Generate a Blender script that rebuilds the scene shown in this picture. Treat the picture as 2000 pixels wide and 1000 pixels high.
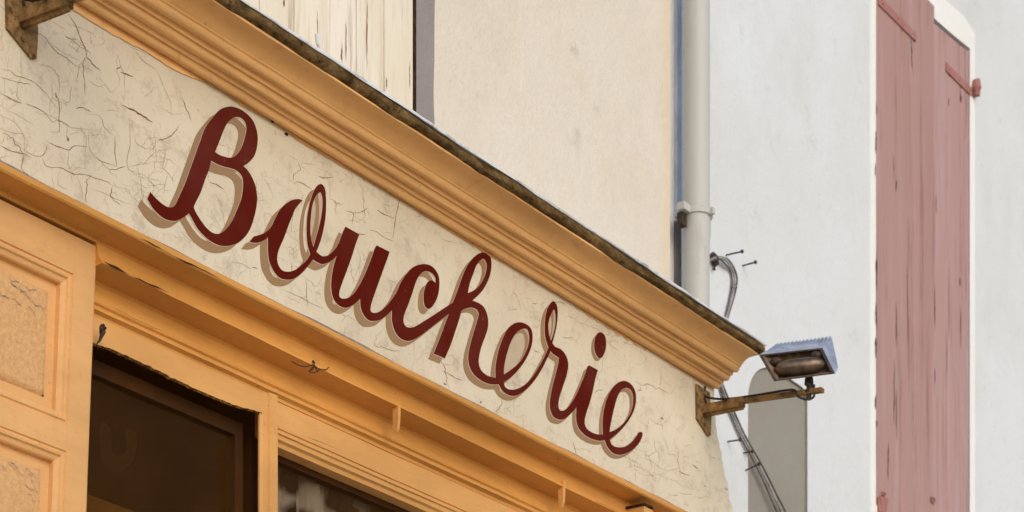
import bpy, math, random
from mathutils import Vector, noise
from mathutils.geometry import tessellate_polygon
random.seed(7)
for o in list(bpy.data.objects): bpy.data.objects.remove(o)
S = bpy.context.scene; COL = S.collection
R = math.radians
# ---------------------------------------------------------------- camera
# World: X runs along the shop wall, Y goes into the wall (the sign board's face is Y = 0), Z up.
ALPHA = R(35); F = 3185/math.tan(ALPHA); D = 3.7; ZC = 1.6; HY = 2450.0
cam = bpy.data.cameras.new('camera'); co = bpy.data.objects.new('camera', cam); COL.objects.link(co)
co.location = (0, -D, ZC); co.rotation_euler = (R(90), 0, ALPHA-R(90))
cam.sensor_width = 36; cam.lens = 36*F/2000; cam.shift_y = (HY-500)/2000
cam.clip_start = .05; cam.clip_end = 500
cam.dof.use_dof = True; cam.dof.focus_distance = 5.7; cam.dof.aperture_fstop = 7.0
S.camera = co
S.render.resolution_x = 1024; S.render.resolution_y = 512
# ---------------------------------------------------------------- light
SUN_EL, SUN_AZ = 27, 205     # azimuth: 0 = +Y, clockwise towards +X
w = bpy.data.worlds.new('World'); S.world = w; w.use_nodes = True
nt = w.node_tree; nt.nodes.clear()
sky = nt.nodes.new('ShaderNodeTexSky'); sky.sky_type = 'NISHITA'; sky.sun_disc = False
sky.sun_elevation = R(SUN_EL); sky.sun_rotation = R(SUN_AZ); sky.air_density = 1.0; sky.dust_density = 1.0; sky.ozone_density = .6
bg = nt.nodes.new('ShaderNodeBackground'); bg.inputs[1].default_value = .14
wo = nt.nodes.new('ShaderNodeOutputWorld')
nt.links.new(sky.outputs[0], bg.inputs[0]); nt.links.new(bg.outputs[0], wo.inputs[0])
sl = bpy.data.lights.new('sun', 'SUN'); sl.energy = .80; sl.angle = R(42); sl.color = (1, .98, .955)
so = bpy.data.objects.new('sun', sl); COL.objects.link(so)
sd = Vector((math.sin(R(SUN_AZ))*math.cos(R(SUN_EL)), math.cos(R(SUN_AZ))*math.cos(R(SUN_EL)), math.sin(R(SUN_EL))))
so.rotation_euler = sd.to_track_quat('Z', 'Y').to_euler(); so.location = (-3, -6, 9)
S.view_settings.view_transform = 'Standard'; S.view_settings.look = 'None'
S.view_settings.exposure = .23; S.view_settings.gamma = 1

# ---------------------------------------------------------------- helpers
CA, SA = math.cos(ALPHA), math.sin(ALPHA)
def ray(x, y):
    u = (x-1000)/F; v = (HY-y)/F
    return Vector((CA+SA*u, SA-CA*u, v))
def W(x, y, o=0.0):                      # where the picture point meets the wall layer o metres in front of the board
    d = ray(x, y); t = (D-o)/d.y
    return Vector((t*d.x, -o, ZC+t*d.z))
def WX(x, y, s):                         # ... meets the vertical plane X = s
    d = ray(x, y); t = s/d.x
    return Vector((s, -D+t*d.y, ZC+t*d.z))
def sx(x, o=0.0): return W(x, 0, o).x
def zz(x, y, o=0.0): return W(x, y, o).z

class MB:
    def __init__(s): s.v = []; s.f = []; s.m = []
    def face(s, pts, mi=0):
        n = len(s.v); s.v += [Vector(p) for p in pts]; s.f.append(tuple(range(n, n+len(pts)))); s.m.append(mi)
    def grid(s, rows, mi=0, closed=False):
        n = len(s.v); h = len(rows); k = len(rows[0])
        for r in rows: s.v += [Vector(p) for p in r]
        for i in range(h-1):
            for j in range(k if closed else k-1):
                a = n+i*k+j; b = n+i*k+(j+1) % k
                s.f.append((a, b, b+k, a+k)); s.m.append(mi)
    def box(s, x0, x1, o0, o1, z0, z1, mi=0, tf=None):      # o: metres in front of the board plane
        c = [Vector((x, -o, z)) for z in (z0, z1) for o in (o0, o1) for x in (x0, x1)]
        if tf: c = [tf(p) for p in c]
        s.hexa([c[0], c[1], c[3], c[2], c[4], c[5], c[7], c[6]], mi)
    def hexa(s, c, mi=0):                # 4 bottom, 4 top
        n = len(s.v); s.v += [Vector(p) for p in c]
        for f in ((0,1,2,3), (4,7,6,5), (0,4,5,1), (1,5,6,2), (2,6,7,3), (3,7,4,0)):
            s.f.append(tuple(n+i for i in f)); s.m.append(mi)
    def tube(s, pts, r, k=10, mi=0, cap=True):
        pts = [Vector(p) for p in pts]; rings = []
        rr = r if isinstance(r, (list, tuple)) else [r]*len(pts)
        up = Vector((.13, .21, 1)).normalized()
        for i, p in enumerate(pts):
            t = (pts[min(i+1, len(pts)-1)]-pts[max(i-1, 0)]).normalized()
            if abs(t.dot(up)) > .97: a = t.cross(Vector((1, 0, 0))).normalized()
            else: a = t.cross(up).normalized()
            b = t.cross(a)
            rings.append([p+rr[i]*(math.cos(q*2*math.pi/k)*a+math.sin(q*2*math.pi/k)*b) for q in range(k)])
        s.grid(rings, mi, closed=True)
        if cap: s.face(rings[0][::-1], mi); s.face(rings[-1], mi)
    def profile(s, prof, x0, x1, mi=0, step=.04, amp=.0, tf=None, endx=None, closed=True, seed=0):   # (o,z) outline swept along X
        n = max(1, int((x1-x0)/step)); rows = []
        for i in range(n+1):
            x = x0+(x1-x0)*i/n; row = []
            for j, (o, z) in enumerate(prof):
                xx = x + (endx[j] if endx and i == n else 0)
                d = noise.noise_vector(Vector((x*4.3+seed, j*.35, seed*1.7)))*amp + noise.noise_vector(Vector((x*21+seed, j*.5, 3)))*amp*.5
                p = Vector((xx, -o+d.y, z+d.z))
                row.append(tf(p) if tf else p)
            rows.append(row)
        s.grid(rows, mi, closed=closed)
        if closed: s.face(rows[0], mi); s.face(rows[-1][::-1], mi)
    def flat(s, loops, o, skirt=0.0, mi=0):          # filled outline(s) in a plane of the wall; loops of points with x,z
        L = [[Vector((p.x, -o, p.z)) for p in lp] for lp in loops]
        L2 = [[Vector((p.x, p.z, 0)) for p in lp] for lp in loops]
        tris = tessellate_polygon(L2); n = len(s.v)
        for lp in L: s.v += lp
        for t in tris:
            a, b, c = [s.v[n+i] for i in t]
            if (b-a).cross(c-a).y > 0: t = (t[0], t[2], t[1])
            s.f.append(tuple(n+i for i in t)); s.m.append(mi)
        if skirt:
            for lp in L: s.grid([lp, [p+Vector((0, skirt, 0)) for p in lp]], mi, closed=True)
    def build(s, name, mats, parent=None, smooth=None):
        me = bpy.data.meshes.new(name)
        base = Vector((0, 0, 0))
        q = parent
        while q is not None: base += q.location; q = q.parent
        vs = [p-base for p in s.v]
        own = Vector((0, 0, 0))
        if parent is None:
            own = Vector((sum(p.x for p in vs)/len(vs), sum(p.y for p in vs)/len(vs), min(p.z for p in vs)))
            vs = [p-own for p in vs]
        me.from_pydata(vs, [], s.f)
        if not isinstance(mats, (list, tuple)): mats = [mats]
        for m in mats: me.materials.append(m)
        me.polygons.foreach_set('material_index', s.m)
        if smooth is not None:
            import bmesh
            bm = bmesh.new(); bm.from_mesh(me); bmesh.ops.remove_doubles(bm, verts=bm.verts, dist=1e-6); bm.to_mesh(me); bm.free()
            me.polygons.foreach_set('use_smooth', [True]*len(me.polygons))
            me.set_sharp_from_angle(angle=R(smooth))
        me.update()
        ob = bpy.data.objects.new(name, me); COL.objects.link(ob); ob.location = own
        if parent: ob.parent = parent
        return ob
def thing(name, loc, label, cat, group=None):
    o = bpy.data.objects.new(name, None); o.empty_display_size = .1; COL.objects.link(o); o.location = loc
    return tag(o, label, cat, group)
def tag(o, label=None, cat=None, group=None, kind=None):
    if label: o['label'] = label
    if cat: o['category'] = cat
    if group: o['group'] = group
    if kind: o['kind'] = kind
    return o
def spline(pts, n=6, closed=True):       # Catmull-Rom; a third value 1 marks a corner
    P = [(p[0], p[1]) for p in pts]; Cn = [len(p) > 2 for p in pts]; N = len(P); out = []
    for i in range(N if closed else N-1):
        j = (i+1) % N
        p1, p2 = Vector(P[i]), Vector(P[j])
        p0 = Vector(P[(i-1) % N]) if (closed or i > 0) and not Cn[i] else p1*2-p2
        p3 = Vector(P[(j+1) % N]) if (closed or j < N-1) and not Cn[j] else p2*2-p1
        # centripetal-ish tangents scaled to the segment length
        L = (p2-p1).length
        m1 = (p2-p0); m2 = (p3-p1)
        m1 = m1/max((p2-p1).length+(p1-p0).length, 1e-6)*L if m1.length else m1
        m2 = m2/max((p3-p2).length+(p2-p1).length, 1e-6)*L if m2.length else m2
        for q in range(n):
            t = q/n; t2 = t*t; t3 = t2*t
            out.append((2*t3-3*t2+1)*p1+(t3-2*t2+t)*m1+(-2*t3+3*t2)*p2+(t3-t2)*m2)
    if not closed: out.append(Vector(P[-1]))
    return out
def spl3(pts, n=8):
    P = [Vector(p) for p in pts]; out = []
    for i in range(len(P)-1):
        p0 = P[max(i-1, 0)]; p1 = P[i]; p2 = P[i+1]; p3 = P[min(i+2, len(P)-1)]
        for q in range(n):
            t = q/n
            out.append(.5*((2*p1)+(p2-p0)*t+(2*p0-5*p1+4*p2-p3)*t*t+(3*p1-p0-3*p2+p3)*t**3))
    out.append(P[-1]); return out

# ---------------------------------------------------------------- materials
def lin(r, g, b):
    f = lambda c: (c/255/12.92) if c/255 <= .04045 else ((c/255+.055)/1.055)**2.4
    return (f(r), f(g), f(b), 1)
class Mat:
    def __init__(s, name, rough=.75, spec=.3, metal=0):
        s.m = bpy.data.materials.new(name); s.m.use_nodes = True; s.nt = s.m.node_tree
        s.b = s.nt.nodes['Principled BSDF']; s.b.inputs['Roughness'].default_value = rough
        s.b.inputs['Specular IOR Level'].default_value = spec; s.b.inputs['Metallic'].default_value = metal
        s.tc = s.nt.nodes.new('ShaderNodeTexCoord'); s.h = None
    def map(s, scale=(1, 1, 1), rot=(0, 0, 0), warp=0, wscale=3):
        n = s.nt.nodes.new('ShaderNodeMapping'); n.inputs['Scale'].default_value = scale; n.inputs['Rotation'].default_value = rot
        s.nt.links.new(s.tc.outputs['Object'], n.inputs[0]); out = n.outputs[0]
        if warp:
            z = s.nt.nodes.new('ShaderNodeTexNoise'); z.inputs['Scale'].default_value = wscale; z.inputs['Detail'].default_value = 4
            s.nt.links.new(n.outputs[0], z.inputs[0])
            a = s.nt.nodes.new('ShaderNodeVectorMath'); a.operation = 'MULTIPLY_ADD'
            s.nt.links.new(z.outputs['Color'], a.inputs[0]); a.inputs[1].default_value = (warp,)*3; s.nt.links.new(out, a.inputs[2]); out = a.outputs[0]
        return out
    def noise(s, fq, detail=4, rough=.6, lo=.35, hi=.65, vec=None, **k):
        z = s.nt.nodes.new('ShaderNodeTexNoise'); z.inputs['Scale'].default_value = fq; z.inputs['Detail'].default_value = detail; z.inputs['Roughness'].default_value = rough
        s.nt.links.new(vec or s.map(**k), z.inputs[0]); return s.ramp(z.outputs[0], lo, hi)
    def vor(s, fq, lo, hi, feat='DISTANCE_TO_EDGE', **k):
        z = s.nt.nodes.new('ShaderNodeTexVoronoi'); z.feature = feat; z.inputs['Scale'].default_value = fq
        s.nt.links.new(s.map(**k), z.inputs[0]); return s.ramp(z.outputs['Distance'], lo, hi)
    def ramp(s, v, lo, hi):
        r = s.nt.nodes.new('ShaderNodeMapRange'); r.inputs[1].default_value = lo; r.inputs[2].default_value = hi
        s.nt.links.new(v, r.inputs[0]); return r.outputs[0]
    def math(s, op, a, b):
        n = s.nt.nodes.new('ShaderNodeMath'); n.operation = op
        for i, q in enumerate((a, b)):
            if isinstance(q, (int, float)): n.inputs[i].default_value = q
            else: s.nt.links.new(q, n.inputs[i])
        return n.outputs[0]
    def mix(s, a, b, f):
        n = s.nt.nodes.new('ShaderNodeMix'); n.data_type = 'RGBA'
        for i, q in ((6, a), (7, b)):
            if isinstance(q, tuple): n.inputs[i].default_value = q
            else: s.nt.links.new(q, n.inputs[i])
        if isinstance(f, (int, float)): n.inputs[0].default_value = f
        else: s.nt.links.new(f, n.inputs[0])
        return n.outputs[2]
    def axis(s, ax, lo, hi):
        n = s.nt.nodes.new('ShaderNodeSeparateXYZ'); s.nt.links.new(s.tc.outputs['Object'], n.inputs[0])
        return s.ramp(n.outputs[ax], lo, hi)
    def bump(s, h, dist, strength=1):
        n = s.nt.nodes.new('ShaderNodeBump'); n.inputs['Distance'].default_value = dist; n.inputs['Strength'].default_value = strength
        s.nt.links.new(h, n.inputs['Height'])
        if s.h: s.nt.links.new(s.h, n.inputs['Normal'])
        s.h = n.outputs[0]
    def done(s, col):
        if isinstance(col, tuple): s.b.inputs['Base Color'].default_value = col
        else: s.nt.links.new(col, s.b.inputs['Base Color'])
        if s.h: s.nt.links.new(s.h, s.b.inputs['Normal'])
        return s.m

def orange(name, c, seed=0.0, dirt=.35, rough=.6):
    m = Mat(name, rough, .35)
    c2 = tuple(x*.80 for x in c[:3])+(1,); c3 = tuple(min(1, x*1.13+.012) for x in c[:3])+(1,)
    a = m.mix(c2, c3, m.noise(2.2, 5, .6, .3, .7, scale=(.6, 1, 1.6)))
    a = m.mix(a, (c[0]*.72, c[1]*.62, c[2]*.5, 1), m.math('MULTIPLY', m.noise(4, 6, .7, .52, .8, scale=(.8, 1, 1.6)), .4))
    a = m.mix(a, lin(150, 108, 70), m.math('MULTIPLY', m.noise(14, 6, .75, .58, .78), dirt))
    a = m.mix(a, lin(70, 42, 22), m.math('MULTIPLY', m.noise(70, 3, .6, .70, .76), .75))
    a = m.mix(a, lin(196, 176, 150), m.math('MULTIPLY', m.noise(33, 5, .7, .66, .74, scale=(.5, 1, 1)), .5))
    a = m.mix(a, (c[0]*.80, c[1]*.72, c[2]*.62, 1), m.math('MULTIPLY', m.noise(38, 6, .8, .50, .74, scale=(.35, 1, 1)), .32))
    a = m.mix(a, lin(214, 190, 156), m.math('MULTIPLY', m.noise(17, 6, .8, .62, .74, scale=(.5, 1, 1)), .4))
    a = m.mix(a, lin(92, 58, 32), m.math('MULTIPLY', m.noise(26, 7, .85, .66, .74, scale=(.6, 1, 1)), .7))
    m.bump(m.noise(9, 5, .7, .2, .8, scale=(.5, 1, 2)), .0022, .6)
    m.bump(m.noise(120, 4, .6, .2, .8), .0006, .7)
    return m.done(a)
ORG = orange('orange_gloss_paint', (.72, .36, .105, 1))
ORG3 = orange('peach_orange_cornice_paint', (.83, .455, .165, 1), dirt=.5)
ORG2 = orange('ochre_orange_paint', (.69, .315, .065, 1))
ORGP = orange('sun_faded_orange_paint', (.72, .385, .140, 1), dirt=.45)

m = Mat('roughcast_orange_panel', .85, .2)
a = m.mix(lin(212, 158, 104), lin(228, 180, 126), m.noise(95, 5, .7, .3, .6))
a = m.mix(a, lin(120, 98, 88), m.math('MULTIPLY', m.noise(9, 4, .6, .64, .74), .5))
m.bump(m.noise(95, 5, .7, .3, .7), .0022, 1)
ROUGH = m.done(a)

m = Mat('crazed_cream_sign_paint', .62, .35)
a = m.mix(lin(207, 192, 165), lin(228, 214, 189), m.noise(1.6, 5, .6, .3, .7))
a = m.mix(a, lin(200, 178, 150), m.math('MULTIPLY', m.noise(3.1, 6, .65, .50, .78), .45))
a = m.mix(a, lin(222, 214, 204), m.math('MULTIPLY', m.axis(2, .16, -.02), .55))
a = m.mix(a, lin(214, 186, 168), m.math('MULTIPLY', m.axis(0, 4.9, 5.7), .5))
crk = m.vor(9, .010, 0, warp=.07, wscale=4, scale=(1.5, 1, 1))
crk2 = m.vor(21, .022, 0, warp=.035, wscale=7, scale=(1.7, 1, 1))
a = m.mix(a, lin(140, 112, 88), m.math('MULTIPLY', m.math('MULTIPLY', crk2, m.noise(2.3, 3, .6, .47, .62)), .34))
a = m.mix(a, lin(112, 84, 66), m.math('MULTIPLY', m.math('MULTIPLY', crk, m.noise(2.1, 4, .6, .50, .62)), .28))
a = m.mix(a, lin(140, 118, 96), m.math('MULTIPLY', m.noise(48, 4, .6, .64, .75), .45))
a = m.mix(a, lin(128, 110, 96), m.math('MULTIPLY', m.noise(7, 6, .78, .64, .8), .4))
a = m.mix(a, lin(150, 128, 108), m.math('MULTIPLY', m.math('MULTIPLY', m.noise(11, 6, .8, .52, .70), m.axis(2, .25, .42)), .5))
a = m.mix(a, lin(232, 222, 200), m.math('MULTIPLY', m.noise(3, 5, .7, .5, .7), .3))
m.bump(m.noise(60, 4, .6, .2, .8), .0006, .6); m.bump(m.noise(4, 4, .6, .2, .8), .004, .5)
CREAM = m.done(a)
m = Mat('crack_brown', .9, .1); CRACK = m.done(m.mix(lin(120, 76, 62), lin(156, 124, 100), m.noise(12, 3, .6, .35, .65)))
m = Mat('hairline_crack', .9, .1); HAIR = m.done(m.mix(lin(160, 134, 108), lin(186, 166, 138), m.noise(9, 3, .6, .35, .65)))
m = Mat('grey_flaked_dirt', .9, .1); DIRTG = m.done(m.mix(lin(96, 92, 88), lin(128, 120, 112), m.noise(60, 3, .7, .35, .65)))
m = Mat('chipped_dark_wood', .9, .1); CHIP = m.done(m.mix(lin(76, 62, 56), lin(112, 94, 86), m.noise(40, 3, .7, .35, .65)))
m = Mat('dark_grime_and_shade', .95, .1); GRIME_SHADE = m.done(m.mix(lin(38, 26, 16), lin(70, 50, 34), m.noise(40, 3, .6, .35, .65)))
m = Mat('grey_joint_dirt', .9, .1); JOINT = m.done(m.mix(lin(118, 112, 112), lin(158, 146, 136), m.noise(26, 4, .7, .35, .65)))

def letterpaint(name, c, d):
    m = Mat(name, .8, .05)
    a = m.mix(c, d, m.noise(3.5, 5, .6, .42, .75))
    a = m.mix(a, lin(150, 110, 92), m.math('MULTIPLY', m.noise(55, 3, .6, .70, .76), .5))
    m.bump(m.noise(60, 4, .6, .2, .8), .0006, .5)
    return m.done(a)
RED = letterpaint('dark_red_sign_paint', lin(88, 21, 9), lin(99, 42, 33))
TAN = letterpaint('tan_shade_paint', lin(156, 124, 90), lin(150, 121, 94))
m = Mat('pale_edge_line', .6, .3); EDGE = m.done(lin(200, 178, 150))
m = Mat('greyed_infill', .6, .3); INF = m.done(m.mix(lin(186, 164, 136), lin(196, 176, 150), m.noise(40, 3, .6, .3, .7)))

m = Mat('mossy_slab', .95, .1)
a = m.mix(lin(84, 64, 36), lin(154, 124, 82), m.noise(28, 6, .75, .38, .66, scale=(.7, 1, 1)))
a = m.mix(a, lin(140, 136, 130), m.math('MULTIPLY', m.noise(17, 5, .7, .64, .72), .7))
a = m.mix(a, lin(34, 24, 12), m.math('MULTIPLY', m.noise(60, 4, .7, .56, .68), .7))
m.bump(m.noise(45, 6, .75, .2, .8), .008, 1)
MOSS = m.done(a)
m = Mat('pale_lead_flashing', .45, .5); FLASH = m.done(m.mix(lin(222, 222, 222), lin(140, 134, 124), m.noise(24, 6, .75, .50, .70, scale=(.5, 1, 1))))

def plaster(name, c1, c2, c3, streak=.3, sc=1.0):
    m = Mat(name, .88, .15)
    a = m.mix(c1, c2, m.noise(1.3*sc, 6, .62, .3, .7))
    a = m.mix(a, c3, m.math('MULTIPLY', m.noise(2.2, 6, .7, .5, .78, scale=(1.4, 1, .9)), streak*.8))
    a = m.mix(a, c3, m.math('MULTIPLY', m.noise(11, 6, .75, .6, .76), streak*.9))
    a = m.mix(a, c3, m.math('MULTIPLY', m.noise(70, 5, .8, .45, .75), streak*.55))
    a = m.mix(a, tuple(min(1, x*1.06) for x in c2[:3])+(1,), m.math('MULTIPLY', m.noise(5, 6, .8, .55, .72), .3))
    m.bump(m.noise(10, 6, .7, .2, .8), .007, .6); m.bump(m.noise(110, 4, .7, .2, .8), .0014, .8)
    return m, a
m, a = plaster('warm_cream_render', lin(226, 214, 196), lin(236, 226, 212), lin(206, 180, 150), .42)
sm = m.math('MULTIPLY', m.noise(5.5, 4, .6, .66, .74, scale=(2.0, 1, .5)), .45)
a = m.mix(a, lin(150, 142, 130), m.math('MULTIPLY', sm, .5))
a = m.mix(a, lin(238, 206, 160), m.math('MULTIPLY', m.axis(0, 1.90, 2.0), .6))
def spot(mm, a, c, rx, rz_, col, k):
    n = mm.nt.nodes.new('ShaderNodeMapping'); n.vector_type = 'POINT'
    n.inputs['Location'].default_value = (-c[0]/rx, 0, -c[1]/rz_); n.inputs['Scale'].default_value = (1/rx, .001, 1/rz_)
    mm.nt.links.new(mm.tc.outputs['Object'], n.inputs[0])
    ln = mm.nt.nodes.new('ShaderNodeVectorMath'); ln.operation = 'LENGTH'; mm.nt.links.new(n.outputs[0], ln.inputs[0])
    f = mm.math('MULTIPLY', mm.ramp(ln.outputs['Value'], 1, .15), mm.noise(40, 4, .7, .36, .62))
    return mm.mix(a, col, mm.math('MULTIPLY', f, k))
_bx = W(1313, 400, -.146).x-2
for (px, py, rx, rz_, k) in ((1122, 100, .035, .030, .42), (1127, 262, .030, .045, .38), (1124, 285, .03, .02, .25), (930, 185, .05, .02, .25), (1010, 190, .05, .03, .2), (1165, 215, .03, .02, .25)):
    p = W(px, py, -.146); a = spot(m, a, (p.x-_bx, p.z), rx, rz_, lin(140, 132, 118) if px > 1100 else lin(190, 150, 112), k)
WALLC = m.done(a)
m, a = plaster('white_limewash', lin(218, 220, 220), lin(226, 230, 235), lin(194, 194, 184), .4)
a = m.mix(a, lin(196, 190, 172), m.math('MULTIPLY', m.vor(1.1, .004, 0, warp=.35, wscale=3.5), .18))
a = m.mix(a, lin(168, 164, 152), m.math('MULTIPLY', m.noise(9, 6, .78, .60, .78), .4))
a = m.mix(a, lin(196, 196, 188), m.math('MULTIPLY', m.axis(2, 4.9, 3.4), .35))
WALLW = m.done(a)
m, a = plaster('bright_white_trim', lin(240, 240, 236), lin(244, 243, 240), lin(222, 220, 210), .2); TRIM = m.done(a)
m, a = plaster('taupe_niche_paint', lin(142, 136, 122), lin(156, 151, 142), lin(130, 123, 114), .3); TAUPE = m.done(a)
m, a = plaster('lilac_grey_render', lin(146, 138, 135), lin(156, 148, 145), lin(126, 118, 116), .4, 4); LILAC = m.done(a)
m, a = plaster('ground_paving', lin(190, 180, 162), lin(202, 192, 174), lin(164, 154, 138), .4); GROUND = m.done(a)

m = Mat('weathered_cream_boards', .75, .25)
a = m.mix(lin(222, 208, 178), lin(238, 228, 212), m.noise(2.4, 5, .6, .3, .7, scale=(1.4, 1, .5)))
a = m.mix(a, lin(196, 172, 128), m.math('MULTIPLY', m.noise(5, 6, .7, .52, .72, scale=(4, 1, .35)), .6))
a = m.mix(a, lin(150, 122, 98), m.math('MULTIPLY', m.noise(6, 6, .75, .56, .74, scale=(4, 1, .22)), .75))
a = m.mix(a, lin(120, 92, 70), m.math('MULTIPLY', m.noise(9, 5, .7, .66, .76, scale=(4, 1, .3)), .7))
m.bump(m.noise(10, 4, .6, .2, .8, scale=(8, 1, .3)), .002, .7)
BOARD = m.done(a)

def pink(name, c1, c2):
    m = Mat(name, .72, .25)
    a = m.mix(c1, c2, m.noise(2.0, 5, .6, .3, .7, scale=(3, 1, .3)))
    a = m.mix(a, lin(196, 176, 178), m.math('MULTIPLY', m.noise(2.4, 6, .75, .54, .72, scale=(5, 1, .3)), .45))
    a = m.mix(a, lin(122, 70, 62), m.math('MULTIPLY', m.noise(4, 6, .75, .54, .68, scale=(6, 1, .25)), .6))
    a = m.mix(a, lin(96, 92, 88), m.math('MULTIPLY', m.noise(9, 5, .7, .68, .74, scale=(6, 1, .4)), .6))
    m.bump(m.noise(10, 4, .6, .2, .8, scale=(9, 1, .25)), .003, .8)
    return m.done(a)
PINK = pink('dusty_pink_paint', lin(180, 144, 138), lin(173, 136, 129))
PINK2 = pink('mauve_pink_paint', lin(185, 150, 148), lin(178, 142, 138))
PINKD = pink('red_brown_iron_paint', lin(160, 108, 100), lin(176, 126, 118))

m = Mat('galvanised_pipe_paint', .5, .4); PIPE = m.done(m.mix(m.mix(lin(186, 184, 178), lin(200, 198, 192), m.noise(2, 5, .6, .3, .7, scale=(1, 1, .4))), lin(158, 150, 138), m.math('MULTIPLY', m.noise(8, 5, .7, .6, .75, scale=(2, 2, .4)), .5)))
m = Mat('blue_grey_strip', .5, .4); BLUE = m.done(m.mix(lin(192, 200, 222), lin(150, 156, 178), m.noise(9, 4, .7, .4, .65, scale=(1, 1, .4))))
m = Mat('shaded_gap_grey', .9, .1); STRIPM = m.done(m.mix(lin(92, 84, 80), lin(138, 130, 126), m.noise(14, 5, .7, .35, .65, scale=(1, 1, .3))))
m = Mat('rusty_iron', .85, .3)
a = m.mix(lin(88, 66, 36), lin(168, 130, 82), m.noise(28, 6, .75, .36, .64))
a = m.mix(a, lin(44, 28, 18), m.math('MULTIPLY', m.noise(46, 5, .7, .54, .66), .85))
a = m.mix(a, lin(186, 136, 112), m.math('MULTIPLY', m.noise(60, 4, .7, .62, .70), .6)); m.bump(m.noise(110, 5, .7, .2, .8), .0015, 1)
RUST = m.done(a)
m = Mat('dark_metal', .6, .4, .3); DARKM = m.done(m.mix(lin(46, 36, 30), lin(84, 66, 54), m.noise(40, 4, .7, .35, .65)))
m = Mat('black_rubber_cable', .6, .4); BLACK = m.done(m.mix(lin(34, 30, 28), lin(56, 50, 46), m.noise(30, 3, .6, .35, .65)))
m = Mat('pale_grey_cable', .55, .4); GREYC = m.done(m.mix(lin(176, 172, 168), lin(126, 118, 112), m.noise(22, 4, .7, .4, .65)))
m = Mat('dark_grey_cable', .55, .4); GREYD = m.done(m.mix(lin(112, 104, 100), lin(74, 66, 62), m.noise(22, 4, .7, .4, .65)))
m = Mat('blue_grey_aluminium', .5, .5, .0); ALU = m.done(m.mix(lin(164, 174, 196), lin(126, 134, 156), m.noise(34, 4, .7, .35, .65)))
m = Mat('tarnished_reflector', .38, .5, .75); REFL = m.done(m.mix(lin(124, 104, 88), lin(76, 60, 48), m.noise(30, 5, .7, .38, .64)))
m = Mat('lamp_inside_dark', .7, .3); INSIDE = m.done(m.mix(lin(104, 84, 66), lin(142, 118, 96), m.noise(50, 4, .7, .4, .65)))
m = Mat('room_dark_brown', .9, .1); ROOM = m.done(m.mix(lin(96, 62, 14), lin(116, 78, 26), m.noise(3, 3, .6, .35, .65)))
m = Mat('shaded_inner_frame_brown', .8, .2); INFR = m.done(m.mix(lin(74, 42, 6), lin(60, 33, 5), m.noise(6, 3, .6, .35, .65)))  # brown darkened to carry the shadow inside the shop
m = Mat('net_curtain_reflections', .9, .1)  # net pattern, with the pane's reflections painted into its blotches
a = m.mix(lin(14, 11, 9), lin(168, 166, 172), m.vor(9, .42, .66, 'F1', scale=(1, 1, 1.1), warp=.2, wscale=5))
a = m.mix(a, lin(120, 84, 40), m.math('MULTIPLY', m.noise(30, 5, .7, .58, .66), .7)); CURT = m.done(a)
m = Mat('window_glass'); nt = m.nt; g = nt.nodes.new('ShaderNodeBsdfGlossy'); g.inputs['Roughness'].default_value = .06
t = nt.nodes.new('ShaderNodeBsdfTransparent'); fr = nt.nodes.new('ShaderNodeFresnel'); fr.inputs[0].default_value = 1.07
mx = nt.nodes.new('ShaderNodeMixShader'); nt.links.new(fr.outputs[0], mx.inputs[0]); nt.links.new(t.outputs[0], mx.inputs[1]); nt.links.new(g.outputs[0], mx.inputs[2])
t.inputs[0].default_value = (.86, .82, .74, 1); df = nt.nodes.new('ShaderNodeBsdfDiffuse'); df.inputs[0].default_value = lin(170, 120, 62)
mx2 = nt.nodes.new('ShaderNodeMixShader'); nt.links.new(m.math('MULTIPLY_ADD', m.noise(4, 5, .7, .35, .7), .035) if False else m.math('MULTIPLY', m.noise(3, 5, .7, .0, .9), .075), mx2.inputs[0])
nt.links.new(mx.outputs[0], mx2.inputs[1]); nt.links.new(df.outputs[0], mx2.inputs[2])
nt.links.new(mx2.outputs[0], nt.nodes['Material Output'].inputs[0]); GLASS = m.m

# ---------------------------------------------------------------- setting
g = MB(); g.box(-40, 60, -30, 30, -.3, 0); tag(g.build('ground', GROUND), kind='structure')

# ================================================================= SHOPFRONT
ZB = zz(650, 651)               # bottom of the sign board
ZT = zz(700, 338)               # where the cornice meets it
XL = sx(-420); XE = sx(1394)    # left limit, right end of cornice at the board
SHOP = thing('shopfront', (sx(700), .1, 0), 'orange painted wooden shopfront with a cracked cream sign board reading Boucherie', 'shopfront')

# sign board with ragged right edge
edge = [(1394, 742), (1396, 790), (1399, 830), (1404, 862), (1408, 880), (1411, 905), (1417, 930), (1422, 946), (1424, 968), (1430, 990), (1433, 1015), (1441, 1045)]
ep = []
for i in range(len(edge)-1):
    for k in range(4):
        t = k/4; x = edge[i][0]*(1-t)+edge[i+1][0]*t+random.uniform(-1.4, 1.4); y = edge[i][1]*(1-t)+edge[i+1][1]*t
        ep.append(W(x, y))
lastz = ZB
ep = [p for p in ep if p.z > ZB+.002]
outl = [Vector((XL, 0, ZT+.06)), Vector((ep[0].x, 0, ZT+.06))]+ep+[Vector((ep[-1].x+.004, 0, ZB)), Vector((XL, 0, ZB))]
b = MB(); b.flat([outl], 0, skirt=.14)
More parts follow.
